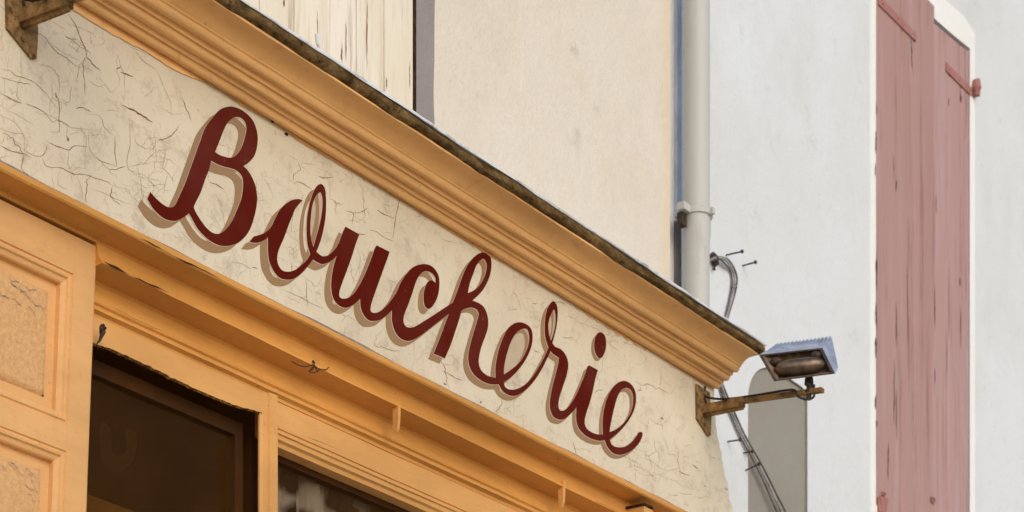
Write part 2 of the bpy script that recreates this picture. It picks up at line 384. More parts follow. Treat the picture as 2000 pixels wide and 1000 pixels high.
# cracks as hairline grooves with their own ragged outline
def crack(pts, w0, mi=1, jit=.8, o=.0004):
    w0 *= .72; q = spline(pts, 4, closed=False); q = [p+Vector((random.uniform(-.5, .5), random.uniform(-.5, .5))) for p in q]; n = len(q); L = []; Rr = []
    for i, p in enumerate(q):
        t = (q[min(i+1, n-1)]-q[max(i-1, 0)]); t = t.normalized() if t.length else Vector((1, 0))
        nn = Vector((-t.y, t.x)); ww = w0*(math.sin(math.pi*min(1, max(.0, (i+.15)/(n-.7))))**.6+.08)*random.uniform(.55, 1.25)
        p = p+nn*random.uniform(-jit, jit)*.6
        L.append(W(*(p+nn*ww/2), o)); Rr.append(W(*(p-nn*ww/2), o))
    b.grid([L, Rr], mi)
C = lambda ox, oy, pts, w0=1.6, mi=1, s=5.0: crack([(ox+x/s, oy+y/s) for x, y in pts], w0, mi)
C(0, 0, [(300, 305), (380, 325), (440, 370), (500, 450), (570, 520), (650, 565), (700, 610), (740, 645), (820, 660)], 1.5)
C(0, 0, [(670, 140), (740, 250), (780, 360), (830, 470), (845, 560)], 2.2)
C(0, 0, [(845, 555), (880, 590), (920, 640), (985, 690)], 2.6)
C(0, 0, [(845, 560), (820, 580), (812, 700), (830, 800), (828, 930)], 2.0)
C(0, 0, [(10, 685), (90, 690), (160, 740), (240, 760), (330, 800), (420, 880), (500, 980), (560, 1060)], 1.5)
C(0, 0, [(205, 500), (212, 760)], 1.2, 2); C(0, 0, [(640, 360), (690, 380), (760, 385)], 1.5)
C(0, 0, [(480, 190), (560, 240), (640, 290)], 1.2, 2)
C(0, 0, [(0, 905), (80, 950), (180, 990)], 1.8); C(0, 0, [(545, 905), (548, 960)], 3.2)
c1 = lambda p, w0=1.6, mi=1: C(0, 0, p, w0, mi, 2.0)      # 0..500 crop
c1([(220, 370), (230, 400), (232, 520)], 1.8); c1([(232, 385), (270, 400), (275, 360), (282, 330)], 1.4, 2)
c1([(296, 424), (320, 420), (352, 436)], 2.6); c1([(475, 410), (520, 430), (560, 455), (596, 478)], 4.2)
c1([(470, 282), (495, 290), (522, 302)], 3.4); c1([(618, 548), (650, 540), (680, 520), (698, 492)], 3.0)
c1([(463, 200), (470, 255), (485, 290), (488, 400)], 1.3, 2); c1([(452, 272), (475, 258)], 2.4)
c1([(505, 480), (508, 560), (498, 650), (540, 690)], 1.5, 2); c1([(448, 530), (450, 600), (458, 650)], 1.8)
c1([(425, 664), (450, 662), (490, 650)], 2.4); c1([(180, 550), (220, 570), (270, 585), (290, 570), (345, 575)], 2.2)
c1([(345, 505), (350, 580), (370, 615)], 1.3, 2); c1([(0, 568), (45, 590), (90, 600)], 2.6); c1([(90, 585), (150, 612), (175, 600), (185, 560)], 1.5)
c1([(160, 610), (185, 650), (235, 655), (290, 680), (330, 680), (370, 695), (420, 710), (440, 725)], 2.0)
c1([(0, 450), (60, 480), (110, 560)], 1.1, 2); c1([(100, 405), (150, 425), (190, 450)], 2.4); c1([(20, 375), (60, 395), (85, 405)], 2.4)
c1([(0, 500), (50, 520), (90, 525), (95, 590)], 1.3, 2); c1([(610, 270), (640, 340), (665, 400), (670, 460)], 1.2, 2)
c1([(710, 380), (730, 430), (748, 470)], 2.4); c1([(630, 650), (660, 680), (684, 712)], 1.4, 2); c1([(818, 712), (845, 720), (874, 740)], 2.2)
c1([(560, 380), (590, 360), (600, 340)], 1.2, 2); c1([(410, 430), (460, 434)], 1.2, 2); c1([(265, 535), (266, 552)], 5.5)
c1([(360, 740), (420, 760), (460, 780), (520, 800)], 1.4, 2); c1([(700, 890), (720, 920), (760, 950), (800, 965)], 1.3, 2)
c1([(440, 710), (455, 730), (500, 740), (510, 760)], 1.3, 2); c1([(300, 690), (320, 740), (322, 780)], 1.2, 2)
c2 = lambda p, w0=1.5, mi=1: C(480, 330, p, w0, mi, 3.125)
c2([(305, 75), (350, 90), (400, 125)], 1.8); c2([(655, 270), (700, 265), (745, 235)], 1.9); c2([(610, 255), (655, 270), (650, 340)], 1.4)
c2([(800, 250), (840, 275), (905, 300)], 2.0); c2([(940, 180), (915, 300), (900, 420)], 1.6); c2([(750, 370), (800, 385), (850, 420), (910, 445)], 1.4)
c2([(690, 395), (730, 400)], 1.7); c2([(230, 740), (330, 780), (380, 810), (480, 855)], 1.4); c2([(340, 650), (400, 690), (430, 720), (470, 650)], 1.3, 2)
c2([(510, 60), (515, 190)], 1.1, 2); c2([(265, 20), (265, 80)], 1.1, 2); c2([(445, 45), (480, 55), (540, 50)], 3.0); c2([(640, 20), (660, 60)], 1.2, 2)
c2([(680, 480), (700, 560), (650, 700)], 1.0, 2); c2([(40, 600), (75, 606)], 2.0)
c3 = lambda p, w0=1.4, mi=1: C(820, 600, p, w0, mi, 5)
c3([(220, 620), (300, 660), (340, 690), (420, 715)], 1.7); c3([(230, 740), (260, 760)], 5); c3([(410, 160), (380, 230), (350, 330)], 1.0, 2); c3([(590, 920), (600, 935)], 4)
C(940, 580, [(500, 65), (550, 62)], 1.6); C(940, 580, [(790, 395), (840, 400), (900, 395)], 1.5); C(940, 580, [(280, 130), (350, 115)], 1.3); C(940, 580, [(515, 520), (570, 545)], 1.5)
C(1100, 720, [(300, 240), (340, 212), (395, 210)], 1.6); C(1100, 720, [(720, 208), (775, 212)], 1.8); C(1100, 720, [(950, 480), (980, 492)], 3)
C(1200, 850, [(830, 465), (900, 500), (980, 530)], 1.8, 1, 6.668); C(1200, 850, [(1010, 380), (1050, 410), (1090, 440)], 4.0, 2, 6.668); C(1200, 850, [(1170, 650), (1190, 670)], 4.5, 2, 6.668)
C(1200, 850, [(820, 740), (920, 765), (1020, 770)], 1.4, 2, 6.668); C(1200, 850, [(1440, 680), (1480, 715)], 3.5, 2, 6.668)
# many random fine ones, denser on the left third and along the bottom
rng = random.Random(11)
def inside(p, mg=5): return (p[1] < 330+.504*p[0]-mg) and (p[1] > .613*(p[0]-150)+mg*.6) and p[1] > -20
def jag(pts, w0, mi):
    L = []; Rr = []; n = len(pts)
    for i, p in enumerate(pts):
        a = Vector(pts[max(0, i-1)]); c_ = Vector(pts[min(n-1, i+1)]); t = (c_-a).normalized(); nn = Vector((-t.y, t.x))
        ww = w0*(math.sin(math.pi*(i+.2)/(n-.6))**.5)*rng.uniform(.5, 1.3); p = Vector(p)
        L.append(W(*(p+nn*ww/2), .00035)); Rr.append(W(*(p-nn*ww/2), .00035))
    b.grid([L, Rr], mi)
def grow(x, y, ang, n, w0, depth=0):
    pts = [(x, y)]; a0 = ang
    for i in range(n):
        a0 = ang+rng.uniform(-.38, .38) if rng.random() < .78 else ang+rng.choice((-1, 1))*rng.uniform(.7, 1.2)
        st = rng.uniform(2.5, 7); q = (pts[-1][0]+math.cos(a0)*st, pts[-1][1]+math.sin(a0)*st)
        if not inside(q): break
        pts.append(q)
        if depth < 2 and rng.random() < .11: grow(q[0], q[1], ang+rng.choice((-1, 1))*rng.uniform(1.1, 1.7), rng.randint(3, 8), w0*.75, depth+1)
    if len(pts) > 2: jag(pts, w0, 1 if w0 > 1.15 else 2)
for k in range(115):
    x = rng.uniform(0, 1)**(1.9 if k < 55 else 1)*1330; f_ = rng.uniform(.04, .96)
    yt = .613*(x-150) if x > 150 else -10; yb = 330+.504*x; y = yt+(yb-yt)*f_
    if inside((x, y)): grow(x, y, rng.choice((math.pi/2, 1.45, 1.7, .5, .42, .55)), rng.randint(6, 18), rng.uniform(.55, 1.25))
for k in range(90):        # short flecks near the top edge and the right end
    x = rng.uniform(500, 1400); yt = .613*(x-150); yb = 330+.504*x; y = yt+(yb-yt)*rng.uniform(.03, 1)**1.6
    if inside((x, y), 8): grow(x, y, rng.uniform(-.2, .7), rng.randint(2, 4), rng.uniform(.7, 1.1), 3)
for pl in ([(0, 20), (40, 60), (60, 110)], [(150, 250), (200, 262), (232, 300), (230, 372)], [(330, 440), (392, 452), (410, 500), (448, 532)], [(498, 650), (560, 640), (600, 600), (596, 540)], [(90, 600), (84, 660), (120, 700)],
           [(370, 615), (420, 640), (455, 650)], [(270, 585), (262, 640), (290, 680)], [(235, 655), (225, 720), (262, 742)], [(0, 640), (40, 650), (90, 690), (150, 700)], [(440, 725), (430, 770), (470, 800)], [(540, 690), (580, 700), (620, 740)], [(110, 560), (95, 590)], [(190, 450), (232, 470), (280, 500), (345, 505)], [(0, 300), (60, 320), (120, 330)], [(520, 190), (560, 240), (610, 270)]):
    q_ = []
    for i in range(len(pl)-1):
        for k_ in range(5):
            t = k_/5; q_.append(((pl[i][0]*(1-t)+pl[i+1][0]*t)/2+rng.uniform(-1.3, 1.3), (pl[i][1]*(1-t)+pl[i+1][1]*t)/2+rng.uniform(-1.3, 1.3)))
    q_.append((pl[-1][0]/2, pl[-1][1]/2)); jag(q_, rng.uniform(1.0, 1.6), rng.choice((1, 2, 2)))
# grey dirt along the joint with the lip
x = XL
while x < sx(1425):
    h = .0060+.007*max(0, noise.noise(Vector((x*6, 1, 0))))+.006*max(0, noise.noise(Vector((x*2.1, 5, 0)))); x2 = x+.02
    b.face([(x, -.0005, ZB), (x2, -.0005, ZB), (x2, -.0005, ZB+h), (x, -.0005, ZB+h)], 3); x = x2+.0002
for (px, py) in ((528, 231), (533, 236), (555, 240), (727, 348), (747, 358), (560, 262), (925, 470)):
    p = W(px, py, .0025); pts = [p+Vector((math.cos(t)*.006*random.uniform(.6, 1.2), 0, math.sin(t)*.0035*random.uniform(.6, 1.2))) for t in [i*.9 for i in range(7)]]
    b.flat([pts], .0026, .002, 4)
BOARDO = b.build('sign_board', [CREAM, CRACK, HAIR, JOINT, GRIME_SHADE], SHOP)
BOARDO['label'] = 'cracked cream sign board painted with dark red script'

# ---- lettering (outlines read off the sign, in the board's plane)
Bo = [(292.6,375.6,1),(287,389,1),(300,410),(318,426),(334,431.6),(348,430),(360,423),(368,417,1),(374,427),(386,448),(406,468),(426,479),(446,480.4),(466,473),(484,454),(495,426),(501,394),(499,368),(492,348),(482,332),(474,324.4,1),(484,318),(496,304),(502,280),(501,258),(493,236),(478,220),(462,211),(446,208.4),(430,214),(416,228),(400,250),(390,276),(380,304),(370,332),(360,360),(350,382),(343,397),(338,404),(330,405.6),(318,400),(304,388)]
Bh1 = [(419,297,1),(430,270),(437,252),(445,238),(456,230),(466,229),(476,236),(480.4,248),(478,266),(470,290),(460,304),(450,308.4),(436,306),(426,302)]
Bh2 = [(411,314,1),(424,321),(438,326),(454,330),(466,337),(472,346),(474,360),(471,386),(462,410),(452,432),(440,448),(430,456),(418,456.4),(406,449),(392,432),(379,410),(378,403),(390,378),(400,350),(407,332)]
WO = [(486,473,1),(495,462,1),(506,459),(518,454),(528,444),(536,428),(546,410),(558,398),(570,391),(582,389),(590,391.6,1),(584,397.6),(576,408),(570,422),(562,442),(554,464),(546,482),(541,498),(541,512),(546,524),(554,530),(566,530.6),(578,526),(592,515),(600,506),(605,497,1),(600,478),(598,454),(599,426),(603,402),(610,378),(618,364),(626,359.6),(633,367),(635.6,386),(635.6,414),(632,442),(627,464),(621,482),(617,492,1),(628,500.4),(640,499),(650,491),(660,476),(667,458),(674,443,1),(701,458,1),(694,476),(686,502),(676,530),(667,554),(662,570),(662.4,580),(668,583.6),(678,582.4),(688,576),(697,564),(706,548),(716,526),(726,500),(731,486),(735,479.6,1),(760,492,1),(756,504),(748,526),(738,554),(728,582),(723,600),(724,609),(730,611.6),(740,609),(752,600),(762,588),(772,574),(782,552),(794,534),(808,521),(826,516),(840,519),(850,528),(856.4,542),(857,562),(853,582),(844,598),(836,603.4),(829,598),(826.4,584),(828,566),(834,552),(842,547.6),(850,553,1),(849,542),(840,532),(828,530.4),(819,537),(811,552),(804,574),(796,596),(789,614),(787,628),(792,638),(802,640),(812,637),(830,626),(852,612),(870,600),(883,592,1),(888,580),(896,558),(904,536),(914,516),(928,500),(942,493),(952,496),(958,506),(958.6,524),(954,544),(944,564),(932,578),(921,587,1),(934,592),(944,600),(951,616),(952.6,636),(948,654),(942,670),(936,690),(934,708),(938,722),(948,732),(960,737),(967,738,1),(967,716),(972,688),(980,664),(990,644),(1002,633),(1014,629.6),(1028,634),(1037,644),(1039.4,660),(1036,680),(1026,702),(1012,722),(996,738),(983,747,1),(986,756),(994,761),(1008,760),(1024,752),(1038,738),(1052,716),(1064,694),(1070.4,679,1),(1065,664),(1063,644),(1064,622),(1068,604),(1075,592),(1081,589),(1087,598),(1088.4,616),(1086,638),(1082,656),(1078,670,1),(1083,677),(1094,682),(1103,692),(1108,704),(1109,716),(1105,736),(1097,760),(1091,780),(1090,796),(1094,802.4),(1104,800),(1114,789),(1124,772),(1133,752),(1142,730),(1146,718),(1149.6,713.6,1),(1167,723,1),(1162,740),(1156,768),(1150,790),(1144,808),(1141,826),(1146,838),(1158,846),(1170,849),(1176.6,849,1),(1176,828),(1178,804),(1184,780),(1194,760),(1206,748),(1218,744),(1230,749),(1239,762),(1241.6,780),(1238,800),(1228,820),(1212,840),(1196,854),(1190,859,1),(1194,868),(1202,873),(1218,873),(1230,866),(1240,856),(1247,844.5),(1253.6,845),(1253,854),(1244,870),(1228,883),(1212,888.4),(1198,886),(1186,874),(1180,860,1),(1170,861),(1154,857),(1138,847),(1128,834),(1124.4,816),(1125,796,1),(1112,810),(1100,819),(1090,819.4),(1080,814),(1074,800),(1073,784),(1077,760),(1083,736),(1089,712),(1091,699,1),(1080,692),(1074,686,1),(1068,700),(1058,720),(1044,742),(1028,760),(1010,772),(996,773),(982,765),(973,751,1),(960,751),(948,748),(934,740),(922,728),(915,712),(914,692),(919,668),(927,640),(933,620),(934,612),(929,604),(918,601),(906,604),(900,608,1),(896,624),(888,648),(880,672),(868,700,1),(846,691,1),(856,666),(868,634),(876,613,1),(856,628),(836,644),(820,656),(806,664),(794,666),(780,660),(770,646),(765,628),(764.4,606,1),(752,618),(742,625),(732,627),(720,626),(710,616),(704,602),(702.4,584,1),(688,596),(674,601.4),(660,596),(650,582),(646,562),(648,534),(653,512),(657,500,1),(648,508),(638,514),(628,516),(620,513),(610,507,1),(602,518),(590,532),(576,543),(562,546.6),(546,543),(534,530),(525,510),(522.4,488),(522.4,464,1),(512,471),(500,474.4)]
Ho = [(625,376),(629,390),(628,414),(623,440),(616,466),(611,483,1),(607,470),(605,450),(606,426),(609,402),(616,383)]
Hh = [(944,506),(949,514),(949,528),(942,548),(930,564),(913,573,1),(916,556),(923,536),(930,518),(938,508)]
He = [(1019,643),(1028,643),(1032,652),(1032.4,668),(1026,688),(1014,708),(998,722),(983,732,1),(984,714),(990,688),(998,666),(1008,650)]
Hr = [(1081,605),(1084.4,620),(1083,638),(1079,656),(1075,666,1),(1071.6,654),(1070,636),(1073,620)]
He2 = [(1222,758),(1230,761),(1235,772),(1235,792),(1228,812),(1214,830),(1200,840),(1189.6,844,1),(1192,828),(1198,800),(1205,776),(1212,763)]
Dot = [(1172,649),(1180,655),(1183,670),(1181,686),(1175,698),(1169,699.6),(1163,692),(1159.6,678),(1161,662),(1166,652)]
def loops(sets, dx=0, dz=0):
    out = []
    for s_ in sets:
        L_ = []
        for p in spline(s_, 5):
            k_ = 1.06-.42*min(1, max(0, (p.x-400)/800)) if abs(dx) > .01 else 1
            L_.append(W(p.x, p.y)+Vector((dx*k_, 0, dz*k_)))
        out.append(L_)
    return out
for sets, nm, lab in (([Bo, Bh1, Bh2], 'capital_letter', 'dark red script capital B with tan drop shade'),
                      ([WO, Ho, Hh, He, Hr, He2], 'joined_letters', 'dark red joined script letters oucherie'),
                      ([Dot], 'letter_dot', 'dark red oval dot of the letter i')):
    k = MB(); k.flat(loops(sets), .0018, .0014); k.build(nm, RED, BOARDO)['label'] = lab
    k = MB(); k.flat(loops(sets, -.0022, -.0022), .0013, .0003); k.build('pale_outline', EDGE, BOARDO)
    sc = .75 if nm == 'letter_dot' else 1
    k = MB(); k.flat(loops(sets, -.0275*sc, -.0255*sc), .0008, .0004); k.build('letter_shade', TAN, BOARDO)
for hset in (Ho, He, Hr):
    k = MB(); k.flat(loops([hset]), .0005, .0002); k.build('letter_infill', INF, BOARDO)

# ---- cornice
prof = [(.0, .004), (0, -.001)]
def bead(o0, z0, o1, z1, bulge, n=5, flat=False):
    d = Vector((o1-o0, z1-z0)); nrm = Vector((d.y, -d.x)).normalized(); out = []
    for i in range(n+1):
        t = i/n; out.append((o0+d.x*t+nrm.x*bulge*math.sin(math.pi*t), z0+d.y*t+nrm.y*bulge*math.sin(math.pi*t)))
    return out
line = [(.004, -.002), (.021, .0045), (.023, .0075), (.030, .0100), (.032, .0135), (.050, .0205), (.0515, .0235), (.0575, .0260), (.060, .0305), (.079, .039)]
bul = [.0066, .0032, .0064, .0032, .0072]
prof += [(.004, -.002)]
for i in range(0, 10, 2): prof += bead(*line[i], *line[i+1], bul[i//2])
prof += [(.083, .041), (.083, .043)]
prof += bead(.083, .043, .128, .060, -.007, 7)
prof += [(.132, .061), (.132, .0655), (0, .0655)]
prof = [(o*1.20, z_*1.17) for o, z_ in prof]
cz = [(o, ZT+z) for o, z in prof]
c = MB(); c.profile(cz, XL, XE, amp=.0012, step=.03, seed=2)
CORN = c.build('cornice', ORG3, SHOP, smooth=35)
# ragged paint line at the foot of the cornice
def ragged(x0, x1, ztop, zfun, o, mb, step=.008, mi=0):
    n = int((x1-x0)/step); T = []; Bt = []
    for i in range(n+1):
        x = x0+(x1-x0)*i/n; T.append(Vector((x, -o, ztop))); Bt.append(Vector((x, -o, ztop-zfun(x))))
    mb.grid([T, Bt], mi)
def rz(x):
    a = .004+.010*max(0, noise.noise(Vector((x*1.9, 7, 2)))+.1)+.005*noise.noise(Vector((x*9, 3, 2)))+.0025*noise.noise(Vector((x*47, 3, 2)))
    xa, xb = sx(300), sx(440)
    if x < xa: a += .012
    elif x < xb: a += .012*(xb-x)/(xb-xa)
    xc, xd = sx(1120), sx(1260)
    if xc < x < xd: a += .006*math.sin((x-xc)*60)**2
    return max(.001, a*1.5)
p_ = MB(); ragged(XL, XE-.004, ZT+.002, rz, .0022, p_); p_.build('paint_border', ORG3, CORN)
# slab and flashing
def slabf(seed, prof_, x0, x1, amp, mat, nm, par):
    q = MB(); q.profile([(o, ZT+z) for o, z in prof_], x0, x1, amp=amp, step=.012, seed=seed); return q.build(nm, mat, par, smooth=50)
slabf(5, [(-.15, .0770), (.161, .0770), (.170, .0785), (.1745, .083), (.1755, .091), (.174, .0985), (.14, .101), (-.15, .106)], XL, XE+.016, .0055, MOSS, 'weathered_slab', SHOP)
slabf(9, [(-.15, .1085), (.14, .1025), (.175, .0992), (.1800, .0975), (.1815, .1000), (.1810, .1033), (.1780, .1058), (.14, .1085), (-.15, .1150)], XL, XE+.018, .0026, FLASH, 'flashing', SHOP)
# ---- mouldings below the board
z = ZB
low = [(.000, 0), (.010, -.0005), (.0135, -.004), (.0135, -.015), (.010, -.019),         # lip
       (.002, -.0205), (-.020, -.0215), (-.054, -.0225), (-.056, -.0235), (-.056, -.031),   # dark underside
       (-.053, -.033), (-.053, -.040), (-.051, -.053), (-.046, -.067), (-.037, -.077), (-.036, -.082),
       (-.060, -.0835), (-.104, -.0850), (-.108, -.086), (-.108, -.094),
       (-.1055, -.096), (-.1055, -.108), (-.102, -.122), (-.097, -.135), (-.096, -.140), (-.101, -.1415),
       (-.091, -.1430), (-.0875, -.148), (-.093, -.152), (-.0895, -.156), (-.089, -.163), (-.097, -.166), (-.100, -.1675),
       (-.100, -.176), (-.17, -.176), (-.17, 0)]
XR = sx(1405)
m1 = MB(); XP = sx(194, -.05)
m1.profile([(o, z+d) for o, d in low], XP-.005, XR, amp=.0012, step=.03, seed=4)
m2 = MB(); m2.profile([(o, z+d) for o, d in low[:10]]+[(-.17, z-.034), (-.17, z)], XL, XP-.0055, amp=.0012, step=.03, seed=4)
m2.build('lip_moulding', ORG2, SHOP, smooth=28)
# cracked open joints below the lip
k = m1
def joint(x0, x1, o, zf, w0, seed):
    n = int((x1-x0)/.006); T = []; Bt = []
    for i in range(n+1):
        x = x0+(x1-x0)*i/n; a = noise.noise(Vector((x*9, seed, 0)))*.004+noise.noise(Vector((x*31, seed, 0)))*.0015
        ww = max(.0002, w0*(.3+.9*noise.noise(Vector((x*15, seed, 4)))))*(min(1, (x-x0)*20, (x1-x)*20)+.05)
        T.append(Vector((x, -o, zf(x)+a+ww))); Bt.append(Vector((x, -o, zf(x)+a-ww)))
    k.grid([T, Bt], 1)
joint(sx(196, -.036), sx(330, -.036), -.0335, lambda x: ZB-.0795, .0050, 1)
joint(sx(265), sx(420), .0145, lambda x: ZB-.0155, .0026, 2)
joint(sx(560), sx(640), .0145, lambda x: ZB-.0155, .0010, 12)
joint(sx(220, -.08), sx(330, -.08), -.0860, lambda x: ZB-.1445, .0010, 6)
joint(sx(590, -.1), sx(660, -.1), -.0995, lambda x: ZB-.232, .0012, 7)
joint(sx(915, -.08), sx(1010, -.08), -.0880, lambda x: ZB-.165, .0014, 9)
joint(sx(1180), sx(1330), -.0335, lambda x: ZB-.0795, .0016, 15)
m1.build('architrave', [ORG2, GRIME_SHADE], SHOP, smooth=28)

# ---- pilaster (leans slightly), with mouldings and roughcast panels
PO = -.056
pr = W(192, 484, PO); PZ = zz(100, 438, PO); KL = .053
def lean(p): return Vector((p.x+KL*(p.z-PZ), p.y, p.z))
PIL = MB(); PILW = .62; x1 = pr.x; x0 = x1-PILW
sw = x1-W(147, 540, PO).x                       # stile width
zt1 = zz(146, 541, PO)+.006; zb1 = zz(132, 830, PO); zt2 = zz(132, 880, PO)-.002; zb2 = .9
dd = .10
def pbox(a0, a1, o0, o1, c0, c1, mb, mi=0): mb.box(a0, a1, o0, o1, c0, c1, mi, tf=lean)
# stiles with a rounded outer arris
ar = .010
st = []
for i in range(7):
    t = i/6*math.pi/2; st.append((x1-ar+ar*math.sin(t), PO-ar+ar*math.cos(t)))
ol = [(x1-sw, PO)]+st+[(x1, PO-dd), (x1-sw, PO-dd)]
rows = []
NZ = 60
for i in range(NZ+1):
    zz_ = zb2-.9+(PZ-zb2+.9)*i/NZ
    rows.append([lean(Vector((a+noise.noise(Vector((zz_*9, 0, 3)))*.0015*(a > x1-.012), -o_, zz_))) for a, o_ in ol])
PIL.grid(rows, closed=True); PIL.face(rows[-1][::-1])
pbox(x0, x0+sw, PO-dd, PO, 0, PZ, PIL)
pbox(x0+sw+.0002, x1-sw-.0002, PO-dd, PO-.0003, zt1, PZ-.0002, PIL); pbox(x0+sw+.0002, x1-sw-.0002, PO-dd, PO-.0003, zt2, zb1, PIL); pbox(x0+sw+.0002, x1-sw-.0002, PO-dd, PO-.0003, 0, zb2, PIL)
PILO = PIL.build('pilaster', ORGP, SHOP, smooth=40); PILO['label'] = 'panelled orange pilaster with roughcast fields, left of the windows'
def panel(xa, xb, za, zb_, nm='panel'):
    q = MB()
    steps = [(0, -.0002), (.002, -.004), (.006, -.0035), (.009, .000), (.0135, -.001), (.0165, -.006), (.0245, -.009), (.0275, -.012), (.0285, -.024), (.030, -.0245)]
    for i in range(len(steps)-1):
        (i0, d0), (i1, d1) = steps[i], steps[i+1]
        A = [lean(Vector(v)) for v in ((xa+i0, -(PO+d0), za+i0), (xb-i0, -(PO+d0), za+i0), (xb-i0, -(PO+d0), zb_-i0), (xa+i0, -(PO+d0), zb_-i0))]
        Bq = [lean(Vector(v)) for v in ((xa+i1, -(PO+d1), za+i1), (xb-i1, -(PO+d1), za+i1), (xb-i1, -(PO+d1), zb_-i1), (xa+i1, -(PO+d1), zb_-i1))]
        q.grid([A, Bq], closed=True)
    e = .030; o_ = PO-.0245
    A = [lean(Vector(v)) for v in ((xa+e, -o_, za+e), (xb-e, -o_, za+e), (xb-e, -o_, zb_-e), (xa+e, -o_, zb_-e))]; q.face(A)
    ob = q.build(nm, ORGP, PILO)
    r = MB(); e = .052; ta = 0
    # raised roughcast field, bumpy
    o2 = o_+.008; nx = 46; nz = max(10, int((zb_-za-2*e)/.007)); nz = min(nz, 60); rows = []
    for i in range(nz+1):
        row = []
        for j in range(nx+1):
            X = xa+e+(xb-xa-2*e)*j/nx; Z = za+e+(zb_-za-2*e)*i/nz
            ed = min(j, nx-j, i, nz-i)
            row.append(lean(Vector((X, -(o2+(noise.noise(Vector((X*90, Z*90, 1)))*.0014 if ed else -.008)), Z))))
        rows.append(row)
    r.grid(rows)
    rq = random.Random(int(za*10))
    for i in range(9):
        X = xb-e-.02-rq.random()*.13; Z = zb_-e-.012-rq.random()**2*.06; pts = [Vector((X, 0, Z))]
        for k_ in range(4): pts.append(pts[-1]+Vector((rq.uniform(.002, .010), 0, rq.uniform(-.009, .004))))
        r.grid([[lean(Vector((v.x, -(o2+.0022), v.z))) for v in pts], [lean(Vector((v.x, -(o2+.0022), v.z-rq.uniform(.0008, .0022)))) for v in pts]], 1)
    r.build('roughcast_field', [ROUGH, JOINT], PILO, smooth=60)
panel(x0+sw, x1-sw, zb1, zt1); panel(x0+sw, x1-sw, zb2, zt2)

# ---- windows
WO_ = -.100
zh1 = ZB-.176
# torn head board over the first window
tb = [(187, 671), (222, 683), (259, 700), (285, 712), (310, 724), (338, 738), (364, 751), (400, 767), (440, 784), (474, 796), (495, 801), (514, 806)]
q = MB(); lo = [W(x, y, WO_+.001) for x, y in tb]
pts = []
for i in range(len(lo)-1):
    for k_ in range(8):
        t = k_/8; p = lo[i].lerp(lo[i+1], t); p.z += noise.noise(Vector((p.x*55, 2, 0)))*.0035; pts.append(p)
pts.append(lo[-1]); top = zh1+.001
q.flat([[Vector((pts[0].x-.02, 0, top)), Vector((pts[0].x-.02, 0, pts[0].z))]+pts+[Vector((pts[-1].x, 0, top))]], WO_+.001, .012)
rg = random.Random(3)
for i in range(260):                       # flaking fibres along the torn edge
    p = pts[rg.randrange(len(pts))]; a = Vector((p.x+rg.uniform(-.01, .01), p.y+.004, p.z+.001)); L = rg.uniform(.002, .009)*(1.3 if p.x < sx(360) else .8)
    q.tube([a, a+Vector((rg.uniform(-.004, .004), rg.uniform(-.004, .002), -L))], [.0011, .0004], 4, 1)
q.build('head_board', [ORG, GRIME_SHADE], SHOP)
# mullion
XM0 = sx(514, WO_+.008); XM1 = sx(544, WO_+.008); ZM = ZB-.166
q = MB(); q.profile([(0, 0), (1, 0)], 0, 1, closed=False) if False else None
mp = [(XM0, WO_-.009), (XM0, WO_-.004), (XM0+.008, WO_+.001), (XM0+.024, WO_+.001), (XM0+.027, WO_+.007), (XM1-.003, WO_+.008), (XM1, WO_+.004), (XM1, WO_-.05)]
q.grid([[Vector((a, -o_, zv)) for a, o_ in mp] for zv in (.9, ZM-.001)]); q.build('mullion', ORG, SHOP)
# second window frame: flat board, inner moulding
XW2 = sx(1330)
fr2 = [(WO_-.002, zh1+.004), (WO_-.002, zh1-.004), (WO_, zh1-.005), (WO_, zh1-.066), (WO_-.004, zh1-.068), (WO_-.001, zh1-.071), (WO_-.001, zh1-.078), (WO_-.006, zh1-.080), (WO_-.008, zh1-.090), (WO_-.016, zh1-.094), (WO_-.020, zh1-.104), (WO_-.07, zh1-.104), (WO_-.07, zh1+.004)]
q = MB(); q.profile(fr2, XM1+.0005, XW2, amp=.0008, seed=8); q.build('window_head', ORG, SHOP, smooth=28)
q = MB(); q.box(XW2, XR, WO_-.07, WO_+.004, 0, ZM-.0115); q.build('right_post', ORG, SHOP)
q = MB(); q.box(x1-.03, XW2, -.13, -.036, 0, .9); q.build('stall_riser', ORGP, SHOP)
def glazed(xa, xb, zt, nm, lab, inner=True):
    fo = WO_-.055
    fr = MB()
    for a in ((xa, xa+.03, .9, zt), (xb-.03, xb, .9, zt), (xa+.03, xb-.03, zt-.035, zt), (xa+.03, xb-.03, .9, .95)):
        fr.box(a[0], a[1], fo-.03, fo-.002, a[2], a[3])
    wd = fr.build(nm, INFR, SHOP); wd['label'] = lab
    gl = MB(); gl.box(xa+.028, xb-.028, fo-.018, fo-.014, .94, zt-.03); gl.build('pane', GLASS, wd)
    return wd
Wn1 = glazed(x1-.06, XM0-.001, zz(350, 775, WO_-.06), 'window', 'first window beside the pilaster, dark brown interior behind glass')
Wn2 = glazed(XM1-.03, XW2-.001, zh1-.085, 'window', 'second window right of the mullion, with mottled net curtain and painted-in reflections')
# letter painted inside the first pane, faint
q = MB(); o_ = WO_-.0735
U = [(197, 822), (197, 890), (205, 912), (228, 922), (250, 912), (264, 890), (266, 846), (246, 838), (246, 880), (232, 890), (218, 880), (216, 838)]
q.flat([[W(v.x, v.y, o_) for v in spline(U, 4)]], o_, .0004); m = Mat('faint_window_lettering', .9, .1); m.done(lin(46, 30, 8)); q.build('faint_letter', m.m, Wn1)
